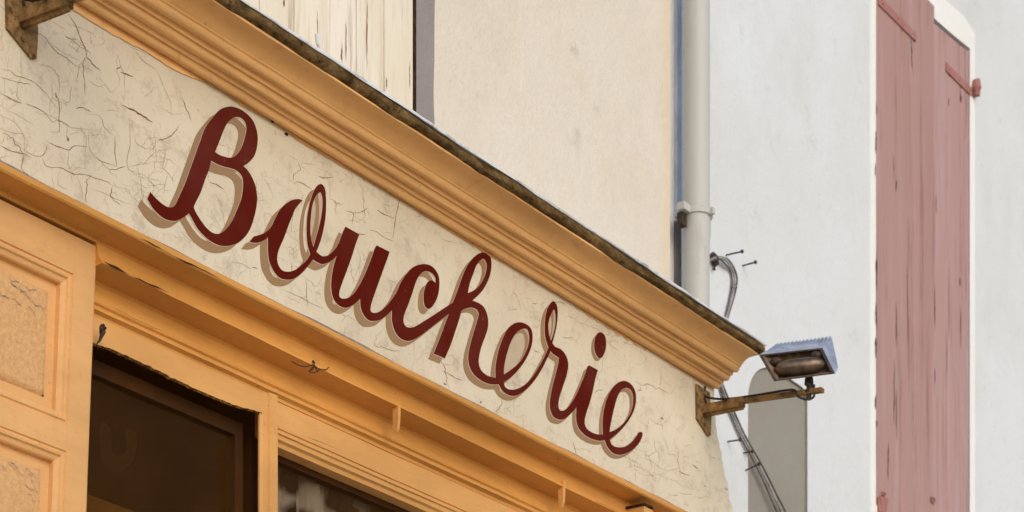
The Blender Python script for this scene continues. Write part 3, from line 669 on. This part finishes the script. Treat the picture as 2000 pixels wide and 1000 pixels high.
# shop interior
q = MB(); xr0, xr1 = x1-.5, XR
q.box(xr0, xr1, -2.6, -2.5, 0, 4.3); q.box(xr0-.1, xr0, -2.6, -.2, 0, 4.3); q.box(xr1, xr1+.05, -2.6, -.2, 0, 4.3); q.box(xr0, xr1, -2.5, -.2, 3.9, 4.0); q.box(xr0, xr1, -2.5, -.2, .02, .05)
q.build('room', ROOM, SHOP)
q = MB(); p = W(190, 935, -.35); p2 = W(500, 1010, -.35)
q.box(x1-.3, XM0+.1, -.45, -.33, p.z-.28, p.z-.055); q.build('inner_shelf', ROOM, SHOP)
q = MB(); a = sx(540, -.20); rows = []
for zv in (2.6, 3.8):
    rows.append([Vector((a+i*.012, .20+.010*math.sin(i*.9)+.006*math.sin(i*2.3), zv)) for i in range(22)])
q.grid(rows); q.build('net_curtain_reflections', CURT, SHOP)
q = MB(); a = sx(700, -.20); q.grid([[Vector((a+i*.01, .22+.006*math.sin(i*1.1), zv)) for i in range(9)] for zv in (2.6, 3.8)]); q.build('net_curtain_reflections', CURT, SHOP)
q = MB(); a = sx(655, -.22); q.box(a, a+.12, -.26, -.22, 3.0, W(670, 982, -.22).z); q.build('counter_box', INFR, SHOP)

# small orange pegs under the mouldings, and the stub at lower right
def peg(px, py, py2):
    q = MB(); t = W(px, py, -.044); bt = W(px, py2, -.044); h = t.z-bt.z; th = .010
    cc = []
    for (a, b_) in ((0, 0), (.019, 0), (.018, -h*.55), (.016, -h*.85), (.011, -h), (.004, -h*.97), (.001, -h*.8)): cc.append((a-.007, b_))
    L = [Vector((t.x, .046-a, t.z+b_)) for a, b_ in cc]; Rr = [v+Vector((th, 0, 0)) for v in L]
    q.face(L); q.face(Rr[::-1]); q.grid([L, Rr], closed=True); return q.build('awning_peg', ORG, SHOP)
peg(772, 793, 843); peg(1095, 940, 990)
q = MB(); p = W(1246, 988, -.01); q.box(p.x, p.x+.05, -.06, .012, p.z-.09, p.z-.004); q.box(p.x-.004, p.x+.046, -.06, .016, p.z-.0035, p.z+.004, 1); q.build('awning_stub', [ORG, GRIME_SHADE], SHOP)

# dark hook at the corner of the first window
p = W(199, 645, -.07)
hk = thing('iron_hook', p+Vector((0, 0, -.02)), 'small black iron peg sticking out at the pilaster edge above the first window', 'hook')
q = MB(); q.tube([p+Vector(v) for v in ((.001, .004, .011), (.001, 0, .009), (.001, -.002, .004), (.0, -.002, -.003), (-.001, -.001, -.010), (-.002, 0, -.015), (-.004, .003, -.024), (-.008, .008, -.031))], [.003, .0072, .0088, .0080, .0055, .0042, .0030, .0016], 12); q.build('hook_body', DARKM, hk, smooth=60)
# scrap of wire caught on the moulding
p = lambda x, y, o=-.012: W(x, y, o)
ws = thing('wire_scrap', p(610, 722), 'twisted scrap of dark wire caught on the orange moulding below the letters', 'wire scrap')
q = MB()
for pl in ([(570, 706), (583, 713), (597, 716), (612, 713), (622, 720), (636, 722), (642, 717)], [(612, 704), (614, 712), (610, 722), (603, 725), (612, 728), (624, 723)], [(606, 722), (614, 716), (620, 726)]):
    q.tube(spl3([p(x, y, -.033+.003*math.sin(i*2)) for i, (x, y) in enumerate(pl)], 5), .0013, 6)
q.tube([p(611, 705, -.032), p(614, 709, -.032)], .003, 6)
q.build('wire', BLACK, ws)

# ================================================================= CREAM BUILDING
CO = -.146
XCE = W(1313, 400, CO).x
CB = thing('cream_building', (XCE-2, -CO+.2, 0), 'warm cream rendered building rising behind the shop cornice', 'building')
q = MB()
n = 120; rows = []
for i in range(n+1):
    zv = 8.5*i/n; e = noise.noise(Vector((zv*3, 0, 1)))*.004+noise.noise(Vector((zv*11, 0, 1)))*.002
    rows.append([Vector((XL-3, -CO, zv)), Vector((XCE-.018+e, -CO, zv)), Vector((XCE-.006+e, -CO+.004, zv)), Vector((XCE+e, -CO+.016, zv)), Vector((XCE+e, -CO+5, zv)), Vector((XL-3, -CO+5, zv))])
zcut = ZB-.0
rows = [r for r in rows if r[0].z > ZB-.05]
q.grid(rows, closed=True); q.face(rows[-1][::-1]); q.build('wall', WALLC, CB, smooth=40)
q = MB(); q.box(XCE-.16, XCE-.002, CO-4.9, CO-.03, 0, ZB-.045); q.build('corner_pier', WALLC, CB)
# plank shutter folded back against the wall
SO = -.100
XS1 = sx(806, SO)
SH = MB(); wds = [.125, .115, .14, .11, .13, .12]; x = XS1
for i, wd in enumerate(wds):
    SH.box(x-wd+.0025, x, CO+.004, SO-.001*(i % 3), ZT+.16, 6.2); x -= wd
SH.box(x-.01, XS1-.004, CO+.001, CO+.0035, ZT+.16, 6.19, 1)
# peeling strips on the planks
q = SH; rg = random.Random(5)
for (px, ya, yb, w0) in ((717, 0, 136, .9), (620, 20, 80, .7), (668, 85, 122, 1.1), (755, 150, 175, 1.1), (555, -5, 14, 1.4), (676, 40, 120, .8), (800, 120, 175, .8)):
    n = 10; A = []; Bv = []
    for i in range(n+1):
        y = ya+(yb-ya)*i/n; w2 = w0*math.sin(math.pi*(i+.3)/(n+.6))*rg.uniform(.6, 1.3); xx = px+rg.uniform(-.6, .6)
        A.append(W(xx-w2, y, SO+.0006)); Bv.append(W(xx+w2, y, SO+.0006))
    q.grid([A, Bv], 2)
PS = SH.build('plank_shutter', [BOARD, GRIME_SHADE, CRACK], CB); PS['label'] = 'weathered cream plank shutter folded back above the cornice'
q = MB(); pc = W(624, 78, SO+.01); q.flat([[pc+Vector(v) for v in ((-.006, 0, .016), (.001, 0, .012), (.009, 0, -.004), (.006, 0, -.014), (-.002, 0, -.008))]], SO+.008, .006); q.build('mortar_crumb', FLASH, PS)
# grey render band
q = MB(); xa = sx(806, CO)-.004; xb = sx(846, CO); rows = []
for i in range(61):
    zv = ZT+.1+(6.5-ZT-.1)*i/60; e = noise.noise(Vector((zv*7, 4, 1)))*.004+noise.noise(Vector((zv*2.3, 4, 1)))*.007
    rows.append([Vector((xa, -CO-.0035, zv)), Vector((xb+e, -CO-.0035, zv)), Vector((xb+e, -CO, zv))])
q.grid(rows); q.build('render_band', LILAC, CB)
q = MB(); q.box(xa-.002, xa+.0125, CO+.0036, CO+.006, ZT+.1, 6.4); q.build('painted_shadow_line', GRIME_SHADE, CB)  # dark strip painted in as the shadow line at the shutter's edge

# ================================================================= WHITE BUILDING
NO = -.30
WB = thing('white_building', (8, -NO+.3, 0), 'whitewashed neighbouring building with closed pink shutters', 'building')
q = MB()
XW0 = XCE+.004; XW1 = 40
# openings: window and niche
wx0 = sx(1709, NO); wx1 = sx(1893, NO)
wzt0 = zz(1890, 92, NO); wzb = zz(1800, 1040, NO)
nx0 = sx(1461, NO); nx1 = sx(1577, NO); nzs = zz(1577, 850, NO); nr = (nx1-nx0)/2; nh = nzs+.165
se = lambda v, e: (abs(v)**e)*(1 if v > 0 else -1)
arch = [Vector((nx0, 0, 2.2))]+[Vector((nx0+nr-nr*se(math.cos(t), 1 if t < math.pi/2 else .2), 0, nzs+(nh-nzs)*math.sin(t)**(1 if t < math.pi/2 else .2))) for t in [math.pi*i/24 for i in range(25)]]+[Vector((nx1, 0, 2.2))]
outer = [Vector((XW0, 0, 0)), Vector((XW1, 0, 0)), Vector((XW1, 0, 9)), Vector((XW0, 0, 9))]
# window head: shallow segmental arch
WAMP = zz(1826, 40, NO)-wzt0
def wtop(x): t = (x-(wx0+wx1)/2)/((wx1-wx0)/2); return wzt0+WAMP*(1-abs(t)**1.6)
win = [Vector((wx0, 0, wzb)), Vector((wx1, 0, wzb))]+[Vector((wx1+(wx0-wx1)*i/14, 0, wtop(wx1+(wx0-wx1)*i/14))) for i in range(15)]
q.flat([outer, arch, win], NO)
q.face([(XW0, -NO, 0), (XW0, -NO+6, 0), (XW0, -NO+6, 9), (XW0, -NO, 9)]); q.face([(XW1, -NO, 0), (XW1, -NO, 9), (XW1, -NO+6, 9), (XW1, -NO+6, 0)]); q.face([(XW0, -NO, 9), (XW1, -NO, 9), (XW1, -NO+6, 9), (XW0, -NO+6, 9)]); q.face([(XW0, -NO+6, 0), (XW1, -NO+6, 0), (XW1, -NO+6, 9), (XW0, -NO+6, 9)])
q.build('wall', WALLW, WB)
q = MB(); bk = [Vector((v.x, -NO+.010, v.z)) for v in arch]; fr_ = [Vector((v.x, -NO+.0005, v.z)) for v in arch]
q.grid([fr_, bk], closed=True); q.flat([arch], NO-.010)
rn = random.Random(4); A = []; Bv = []
for i in range(24):
    y = 742+i*5.5; w2 = (3.2 if i < 8 else 1.6)*rn.uniform(.2, 1.3); A.append(W(1575-w2*1.6, y, NO-.0095)); Bv.append(W(1576.5, y, NO-.0095))
q.grid([A, Bv], 1)
q.build('arched_niche', [TAUPE, DIRTG], WB)
q = MB(); bk = [Vector((v.x, -NO+.14, v.z)) for v in win]; fr_ = [Vector((v.x, -NO, v.z)) for v in win]; q.grid([fr_, bk], closed=True); q.flat([win], NO-.14); q.build('window_reveal', TRIM, WB)
# bright surround painted round the window
tw = .045
ins = win; ou = [Vector((wx0-tw, 0, wzb-.1)), Vector((wx1+tw*1.1, 0, wzb-.1))]+[Vector((p.x+(tw*1.1 if i == 0 else -tw if i == 14 else 0), 0, p.z+.115+(-.03 if i == 0 else 0))) for i, p in enumerate(win[2:])]
q = MB(); q.flat([ou, ins], NO+.004, .006); q.build('window_surround', TRIM, WB)
# shutters
rgs = random.Random(8)
def shutter(xa, xb, mat, of, lab, topd=0, gaps=(), cuts=()):
    q = MB(); o_ = NO+.001+of; bs = [xa]+list(gaps)+[xb]
    for i in range(len(bs)-1):
        a, c_ = bs[i]+.0022, bs[i+1]-.0022
        N = 40; rows = []
        for j in range(N+1):
            t = j/N
            wa = noise.noise(Vector((t*17, a*9, 0)))*.0012; wb_ = noise.noise(Vector((t*19, c_*7, 2)))*.0012
            if i == 0 and xa < wx0+.1: wa = abs(noise.noise(Vector((t*13, 3, 0))))*.022*(t < .72)
            za = wzb-.05+(wtop(a)+topd-.004-wzb+.05)*t; zc_ = wzb-.05+(wtop(c_)+topd-.004-wzb+.05)*t
            oo = o_-.0006*(i % 2)
            rows.append([Vector((a+wa, -oo+.022, za)), Vector((a+wa, -oo+.004, za)), Vector((a+wa+.005, -oo, za)), Vector((c_-wb_-.005, -oo, zc_)), Vector((c_-wb_, -oo+.004, zc_)), Vector((c_-wb_, -oo+.022, zc_))])
        q.grid(rows); q.face(rows[-1][::-1])
    for (px, ya, yb, w0) in cuts:
        n = 12; A = []; Bv = []; xx = px
        for i in range(n+1):
            y = ya+(yb-ya)*i/n; w2 = w0*.62*math.sin(math.pi*(i+.3)/(n+.6))*rgs.uniform(.5, 1.3); xx += rgs.uniform(-.5, .5)
            A.append(W(xx-w2, y, o_+.0008)); Bv.append(W(xx+w2, y, o_+.0008))
        q.grid([A, Bv], 1)
    ob = q.build('shutter', [mat, CHIP], WB); ob['label'] = lab
    q = MB(); q.box(xa, xb, o_-.040, o_-.0225, wzb-.05, wzt0-.02); q.build('backing', GRIME_SHADE, ob)
    return ob, o_
xm = sx(1824, NO)
s1, so1 = shutter(wx0+.004, xm, PINK, .004, 'left leaf of the pink plank shutters', .05, (sx(1759, NO), sx(1783, NO)), ((1712, 495, 570, 3.4), (1711, 585, 650, 2.4), (1711, 255, 300, 2.0), (1711, 318, 345, 1.6), (1712, 655, 700, 2.6), (1711, 770, 800, 2.0), (1711, 200, 225, 1.4), (1712, 820, 835, 3.0), (1780, 60, 140, 1.4), (1751, 350, 375, 2.4), (1745, 300, 350, 1.0), (1750, 590, 680, 1.6), (1747, 700, 830, 1.5), (1736, 860, 940, 2.0), (1751, 760, 860, 1.6), (1773, 500, 740, .8)))
s2, so2 = shutter(xm+.002, wx1-.001, PINK2, 0, 'right leaf of the pink shutters, more mauve', -.012, (sx(1853, NO), sx(1876, NO)), ((1853, 190, 208, 1.8), (1876, 175, 200, 1.6), (1826, 560, 640, 1.2), (1826, 720, 770, 1.6), (1828, 380, 420, 1.2), (1848, 640, 760, .9), (1878, 600, 680, 1.0), (1876, 540, 560, 2)))
def strap(par, pa, pb, o_, hh=.034):
    q = MB(); a = W(*pa, o_); c_ = W(*pb, o_)
    zc = (a.z+c_.z)/2
    q.box(a.x, c_.x, o_+.0005, o_+.006, zc-hh/2, zc+hh/2)
    for t in (.1, .5, .9):
        X = a.x+(c_.x-a.x)*t; q.tube([Vector((X, -o_-.005, zc)), Vector((X, -o_-.010, zc))], [.006, .004], 8)
    return q.build('strap_hinge', PINKD, par), zc
strap(s1, (1714, 8), (1787, 66), so1)
h2, zc2 = strap(s2, (1846, 128), (1897, 184), so2)
q = MB(); p = W(1903, 178, NO); zc2 = p.z
q.tube([p+Vector((-.02, -.005, -.03)), p+Vector((-.02, -.016, -.028)), p+Vector((-.02, -.018, .0)), p+Vector((-.02, -.016, .028)), p+Vector((-.02, -.005, .03))], [.008, .018, .021, .018, .008], 14); q.build('pintle', PINKD, h2)
q = MB(); p = W(1716, 978, NO); q.tube([p+Vector((0, -.01, -.05)), p+Vector((0, -.014, 0)), p+Vector((.02, -.01, .03))], [.022, .026, .012], 10); q.build('lower_pintle', PINKD, s1)
q = MB(); p = W(1820, 977, so1)
q.tube([p+Vector((.018*math.cos(t), -.006, .011*math.sin(t))) for t in [i*math.pi/6 for i in range(13)]], .0032, 6); q.build('ring_pull', PINKD, s1)
# ================================================================= DRAINPIPE
po = -.215; pc = W(1361, 400, po); PX = pc.x; rad = .043
dp = thing('drainpipe', (PX, -po, 0), 'pale grey round drainpipe with rust-stained collar in the corner between the two buildings', 'drainpipe')
q = MB(); zj = zz(1361, 420, po)
def ring(r, z0, n=28): return [Vector((PX+r*math.cos(t), -po+r*math.sin(t), z0)) for t in [2*math.pi*i/n for i in range(n)]]
q.grid([ring(rad, zj-.02), ring(rad, 8.6)], closed=True); q.build('pipe', PIPE, dp, smooth=50)
q = MB(); q.grid([ring(rad-.0005, 0), ring(rad-.0005, zj-.13), ring(rad-.0005, zj-.10), ring(rad+.003, zj-.06), ring(rad+.004, zj-.012), ring(rad+.001, zj-.010)], closed=True); q.build('lower_pipe', PIPE, dp, smooth=50)
q = MB(); q.grid([ring(rad+.001, zj-.012), ring(rad+.010, zj-.010), ring(rad+.011, zj+.004), ring(rad+.008, zj+.010), ring(rad+.001, zj+.010)], closed=True)
q.box(PX-rad-.050, PX-rad-.002, po-.02, po+.006, zj-.012, zj+.012)
q.box(PX-.008, PX+.008, po+rad+.006, po+rad+.022, zj-.012, zj+.008)
q.build('collar', PIPE, dp, smooth=40)
q = MB(); q.box(PX-rad-.034, PX-rad-.006, po-.03, po-.010, zj-.055, zj-.0125); q.build('collar_bracket', DARKM, dp)
# blue-grey strip between wall and pipe
q = MB(); xb = sx(1330, NO+.012); a0 = xb-.022; q.box(a0, a0+.030, NO+.001, NO+.010, zj+.015, 8.4)
tag(q.build('zinc_strip', BLUE), 'narrow blue-grey strip running up the wall just left of the drainpipe', 'strip')
q = MB(); q.box(a0-.004, a0+.035, NO+.0005, NO+.006, ZT-.3, zj-.0);  # dark strip stands in for the shade in the gap
tag(q.build('dark_gap_strip', STRIPM), 'dark strip standing in for the shaded gap below the pipe collar', 'strip')

# ================================================================= CABLES, NAILS
def cab(name, pts, o, r, mat, label, grp):
    P = [W(x, y, oo) for x, y, oo in pts]
    q = MB(); q.tube(spl3(P, 8), r, 8); return tag(q.build(name, mat, smooth=60), label, 'cable', grp)
G = 'cables running down the white wall'
for j, (dx, dy, mt, lb) in enumerate(((0, 0, GREYC, 'palest of the three cables looping out from behind the drainpipe'), (-5, 3, GREYD, 'dark grey cable on the inner side of the loop beside the drainpipe'), (4.5, -1, GREYD, 'dark grey cable on the outer side of the loop beside the drainpipe'))):
    o1 = NO+.008+.004*(j == 0)
    pts = [(1380, 512+dy, NO+.02), (1392, 505+dy*1.3, NO+.02), (1405, 503+dy, NO+.02), (1420+dx*.6, 510+dy*2, o1+.01), (1431+dx, 528, o1), (1435+dx, 550, o1), (1430+dx*.8, 580, o1), (1420+dx*.5, 618, o1), (1406+dx*.3, 680, o1), (1405+dx*.2, 730, o1), (1413+dx*.9, 765, o1), (1430+dx, 805, o1), (1450+dx*1.1, 850, o1), (1475+dx*1.2, 895, o1+.004), (1496+dx*1.3, 935, o1+.006), (1512+dx*1.5, 970, o1+.006), (1530+dx*1.8, 1010, o1+.006), (1570+dx*2, 1120, o1+.006), (1600, 1400, o1+.006)]
    cab('cable', pts, 0, .0042 if j == 0 else .0034, mt, lb, G)
q = MB(); p = W(1391, 512, NO); q.tube([p+Vector((-.02, -.012, .02)), p+Vector((-.004, -.012, .010)), p+Vector((.004, -.012, -.006)), p+Vector((-.008, -.012, -.03))], [.008, .014, .013, .006], 8)
tag(q.build('junction_box', DARKM), 'dark junction block where the cables leave the drainpipe', 'junction box')
def nail(pa, pb, lab):
    a = W(*pa, NO+.0); a2 = WX(*pb, a.x)
    d = (a2-a); 
    q = MB(); q.tube([a+Vector((0, .01, 0)), a2], .0028, 8)
    q.tube([a2-d.normalized()*.003, a2+d.normalized()*.002], [.0065, .0062], 10)
    tag(q.build('nail', DARKM, smooth=40), lab, 'nail', 'nails and hooks in the white wall')
nail((1418, 498), (1450, 491), 'upper of the two nails beside the cable loop')
nail((1450, 519), (1476, 512), 'lower and right of the two nails beside the cable loop')
nail((1421, 862), (1446, 859), 'nail below the floodlight bracket, clear of the cables')
nail((1452, 885), (1470, 881), 'short nail crossing behind the cables, second from the top below the bracket')
nail((1456, 920), (1483, 906), 'lowest nail holding the cables, angled upward')

# ================================================================= FLOODLIGHTS
bs = W(1372, 800, 0).x
base = W(1372, 846, 0)
FL = thing('floodlight', base, 'small ribbed floodlight on a rusty iron bracket at the right end of the sign', 'floodlight', 'floodlights on iron brackets over the sign')
q = MB()
xa = sx(1357); xb = sx(1386); zt_ = zz(1360, 752); zbm = zz(1372, 848)
pl = [Vector((xa, 0, zt_)), Vector((xb-.01, 0, zt_-.003)), Vector((xb, 0, (zt_+zbm)/2)), Vector((xb-.004, 0, zbm+.006)), Vector((xb-.018, 0, zbm)), Vector((xa+.004, 0, zbm+.035))]
q.flat([pl], .007, .0065); q.tube([Vector(((xa+xb)/2, -.006, zt_-.018)), Vector(((xa+xb)/2, -.012, zt_-.018))], .006, 6); q.tube([Vector(((xa+xb)/2, -.006, zbm+.03)), Vector(((xa+xb)/2, -.012, zbm+.03))], .006, 6)
q.build('wall_plate', RUST, FL)
def beam(p0, p1, wx, h, mb):
    p0 = Vector(p0); p1 = Vector(p1); ax = Vector((wx, 0, 0)); az = Vector((0, 0, h))
    mb.hexa([p0-ax-az, p0+ax-az, p1+ax-az, p1-ax-az, p0-ax+az, p0+ax+az, p1+ax+az, p1-ax+az])
A0 = WX(1374, 801, bs); A1 = WX(1452, 785, bs); A2 = WX(1607, 763, bs)
A0.y = -.004
q = MB(); beam(A0, A1, .012, .014, q); beam(A0+Vector((0, 0, -.017)), A1+Vector((0, -.0, -.017)), .004, .006, q); q.build('bracket_sleeve', RUST, FL)
q = MB(); beam(A0.lerp(A1, .6)+Vector((0, 0, .006)), A2+Vector((0, 0, .002)), .010, .0065, q); q.build('arm', RUST, FL)
# post under the lamp
PB = WX(1580, 768, bs); PT = WX(1580, 742, bs)
q = MB(); q.tube([PB, PB.lerp(PT, .25), PB.lerp(PT, .3), PB.lerp(PT, .7), PB.lerp(PT, .75), PT+Vector((0, 0, .008))], [.013, .013, .008, .008, .014, .012], 12)
q.tube([PB+Vector((-.0, 0, -.004)), PB+Vector((0, 0, -.02))], .008, 8); q.tube([PB.lerp(PT, .55)+Vector((-.02, 0, 0)), PB.lerp(PT, .55)+Vector((.02, -.006, .004))], .006, 8); q.build('swivel_post', DARKM, FL)
# housing: an open-fronted box; front rim, deeper back
def at(x, y, dep):
    d = ray(x, y); dl = d/ (d.x*CA+d.y*SA); return Vector((0, -D, ZC))+dl*dep
dc = (Vector((PT.x, PT.y+D, 0))).dot(Vector((CA, SA, 0)))
r_tl, r_tr, r_br, r_bl = at(1482, 693, dc-.025), at(1606, 679, dc-.03), at(1631, 730, dc-.05), at(1512, 745, dc-.045)
k_tl, k_tr, k_br, k_bl = at(1515, 675, dc+.055), at(1625, 660, dc+.05), at(1637, 718, dc+.04), at(1530, 735, dc+.045)
q = MB()
for A, B_, C_, D_ in ((r_tl, r_tr, k_tr, k_tl), (r_tr, r_br, k_br, k_tr), (r_br, r_bl, k_bl, k_br), (r_bl, r_tl, k_tl, k_bl), (k_tl, k_tr, k_br, k_bl)):
    q.face((A, B_, C_, D_))
rc = (r_tl+r_tr+r_br+r_bl)/4; kc = (k_tl+k_tr+k_br+k_bl)/4
ri = [p.lerp(rc, .10) for p in (r_tl, r_tr, r_br, r_bl)]; ki = [p.lerp(kc, .18)*.6+p.lerp(rc, .16)*.4 for p in (k_tl, k_tr, k_br, k_bl)]
q.grid([[r_tl, r_tr, r_br, r_bl], ri], 1, closed=True)
q.grid([ri, ki], 2, closed=True)
nrm = (r_tr-r_tl).cross(r_bl-r_tl).normalized()
# cooling fins over the top
e = (r_tr-r_tl); upn = (r_tr-r_tl).cross(k_tl-r_tl).normalized(); upn = upn if upn.z > 0 else -upn
for i in range(15):
    t = (i+.5)/15; a = r_tl.lerp(r_tr, t); c_ = k_tl.lerp(k_tr, t); w_ = e.normalized()*.0022
    a = a.lerp(c_, .55); h_ = upn*.006; c2_ = c_+(c_-a)*.04
    q.hexa([a-w_, a+w_, c2_+w_, c2_-w_, a-w_+h_*.3, a+w_+h_*.3, c2_+w_+h_, c2_-w_+h_])
q.build('housing', [ALU, DARKM, INSIDE], FL)
# reflector plate set back in the opening, bulging lamp glass in front of it
def rimpt(u, v): return (ri[0].lerp(ri[1], u)).lerp(ri[3].lerp(ri[2], u), v)
def backpt(u, v): return (ki[0].lerp(ki[1], u)).lerp(ki[3].lerp(ki[2], u), v)
def inpt(u, v, d): return rimpt(u, v).lerp(backpt(u, v), d)
q = MB(); rows = []
for i in range(17):
    u = i/16; rows.append([inpt(u, j/12, .30+.25*math.sin(math.pi*j/12)) for j in range(13)])
q.grid(rows); q.build('reflector', INSIDE, FL, smooth=60)
a = inpt(.05, .60, .06); c_ = inpt(.97, .62, .06)
q = MB(); n_ = 14; q.tube([a.lerp(c_, i/n_) for i in range(n_+1)], [.025*min(1, (1-abs(2*i/n_-1)**3.2)+.02)**.5 for i in range(n_+1)], 18); q.build('lamp_tube', REFL, FL, smooth=60)
for t, sg in ((inpt(.12, .32, .12), 1), (inpt(.86, .26, .12), -1)):
    q = MB(); dv = (c_-a).normalized(); q.tube([t-dv*.014, t-dv*.004, t+dv*.004, t+dv*.014], [.008, .013, .013, .009], 12); q.build('lamp_holder', DARKM, FL, smooth=40)
# supply cable
q = MB(); pts = [WX(1366, 757, bs)+Vector((.0, 0, 0)), WX(1376, 772, bs+.002), WX(1392, 778, bs+.002), WX(1420, 779, bs), WX(1470, 773, bs), WX(1530, 763, bs), WX(1556, 765, bs)+Vector((-.014, 0, 0)), WX(1562, 776, bs)+Vector((-.014, 0, 0)), WX(1575, 780, bs), WX(1586, 772, bs)+Vector((.012, 0, 0)), WX(1584, 752, bs)+Vector((.012, 0, 0))]
pts[0].y = -.010
q.tube(spl3(pts, 7), .0038, 8); q.build('supply_cable', BLACK, FL, smooth=60)
q = MB(); q.tube(spl3([WX(1366, 757, bs), WX(1376, 778, bs), WX(1384, 796, bs)], 5), .003, 6); q.build('supply_cable', BLACK, FL, smooth=60)
def copy_tree(o, parent=None):
    c_ = o.copy(); COL.objects.link(c_)
    if parent: c_.parent = parent
    for ch in [x for x in bpy.data.objects if x.parent == o]: copy_tree(ch, c_)
    return c_
bpy.context.view_layer.update()
L2 = copy_tree(FL); pL = W(40, 103, 0); L2.location = pL
L2['label'] = 'rusty bracket at the top left corner of the sign, its lamp out of frame'
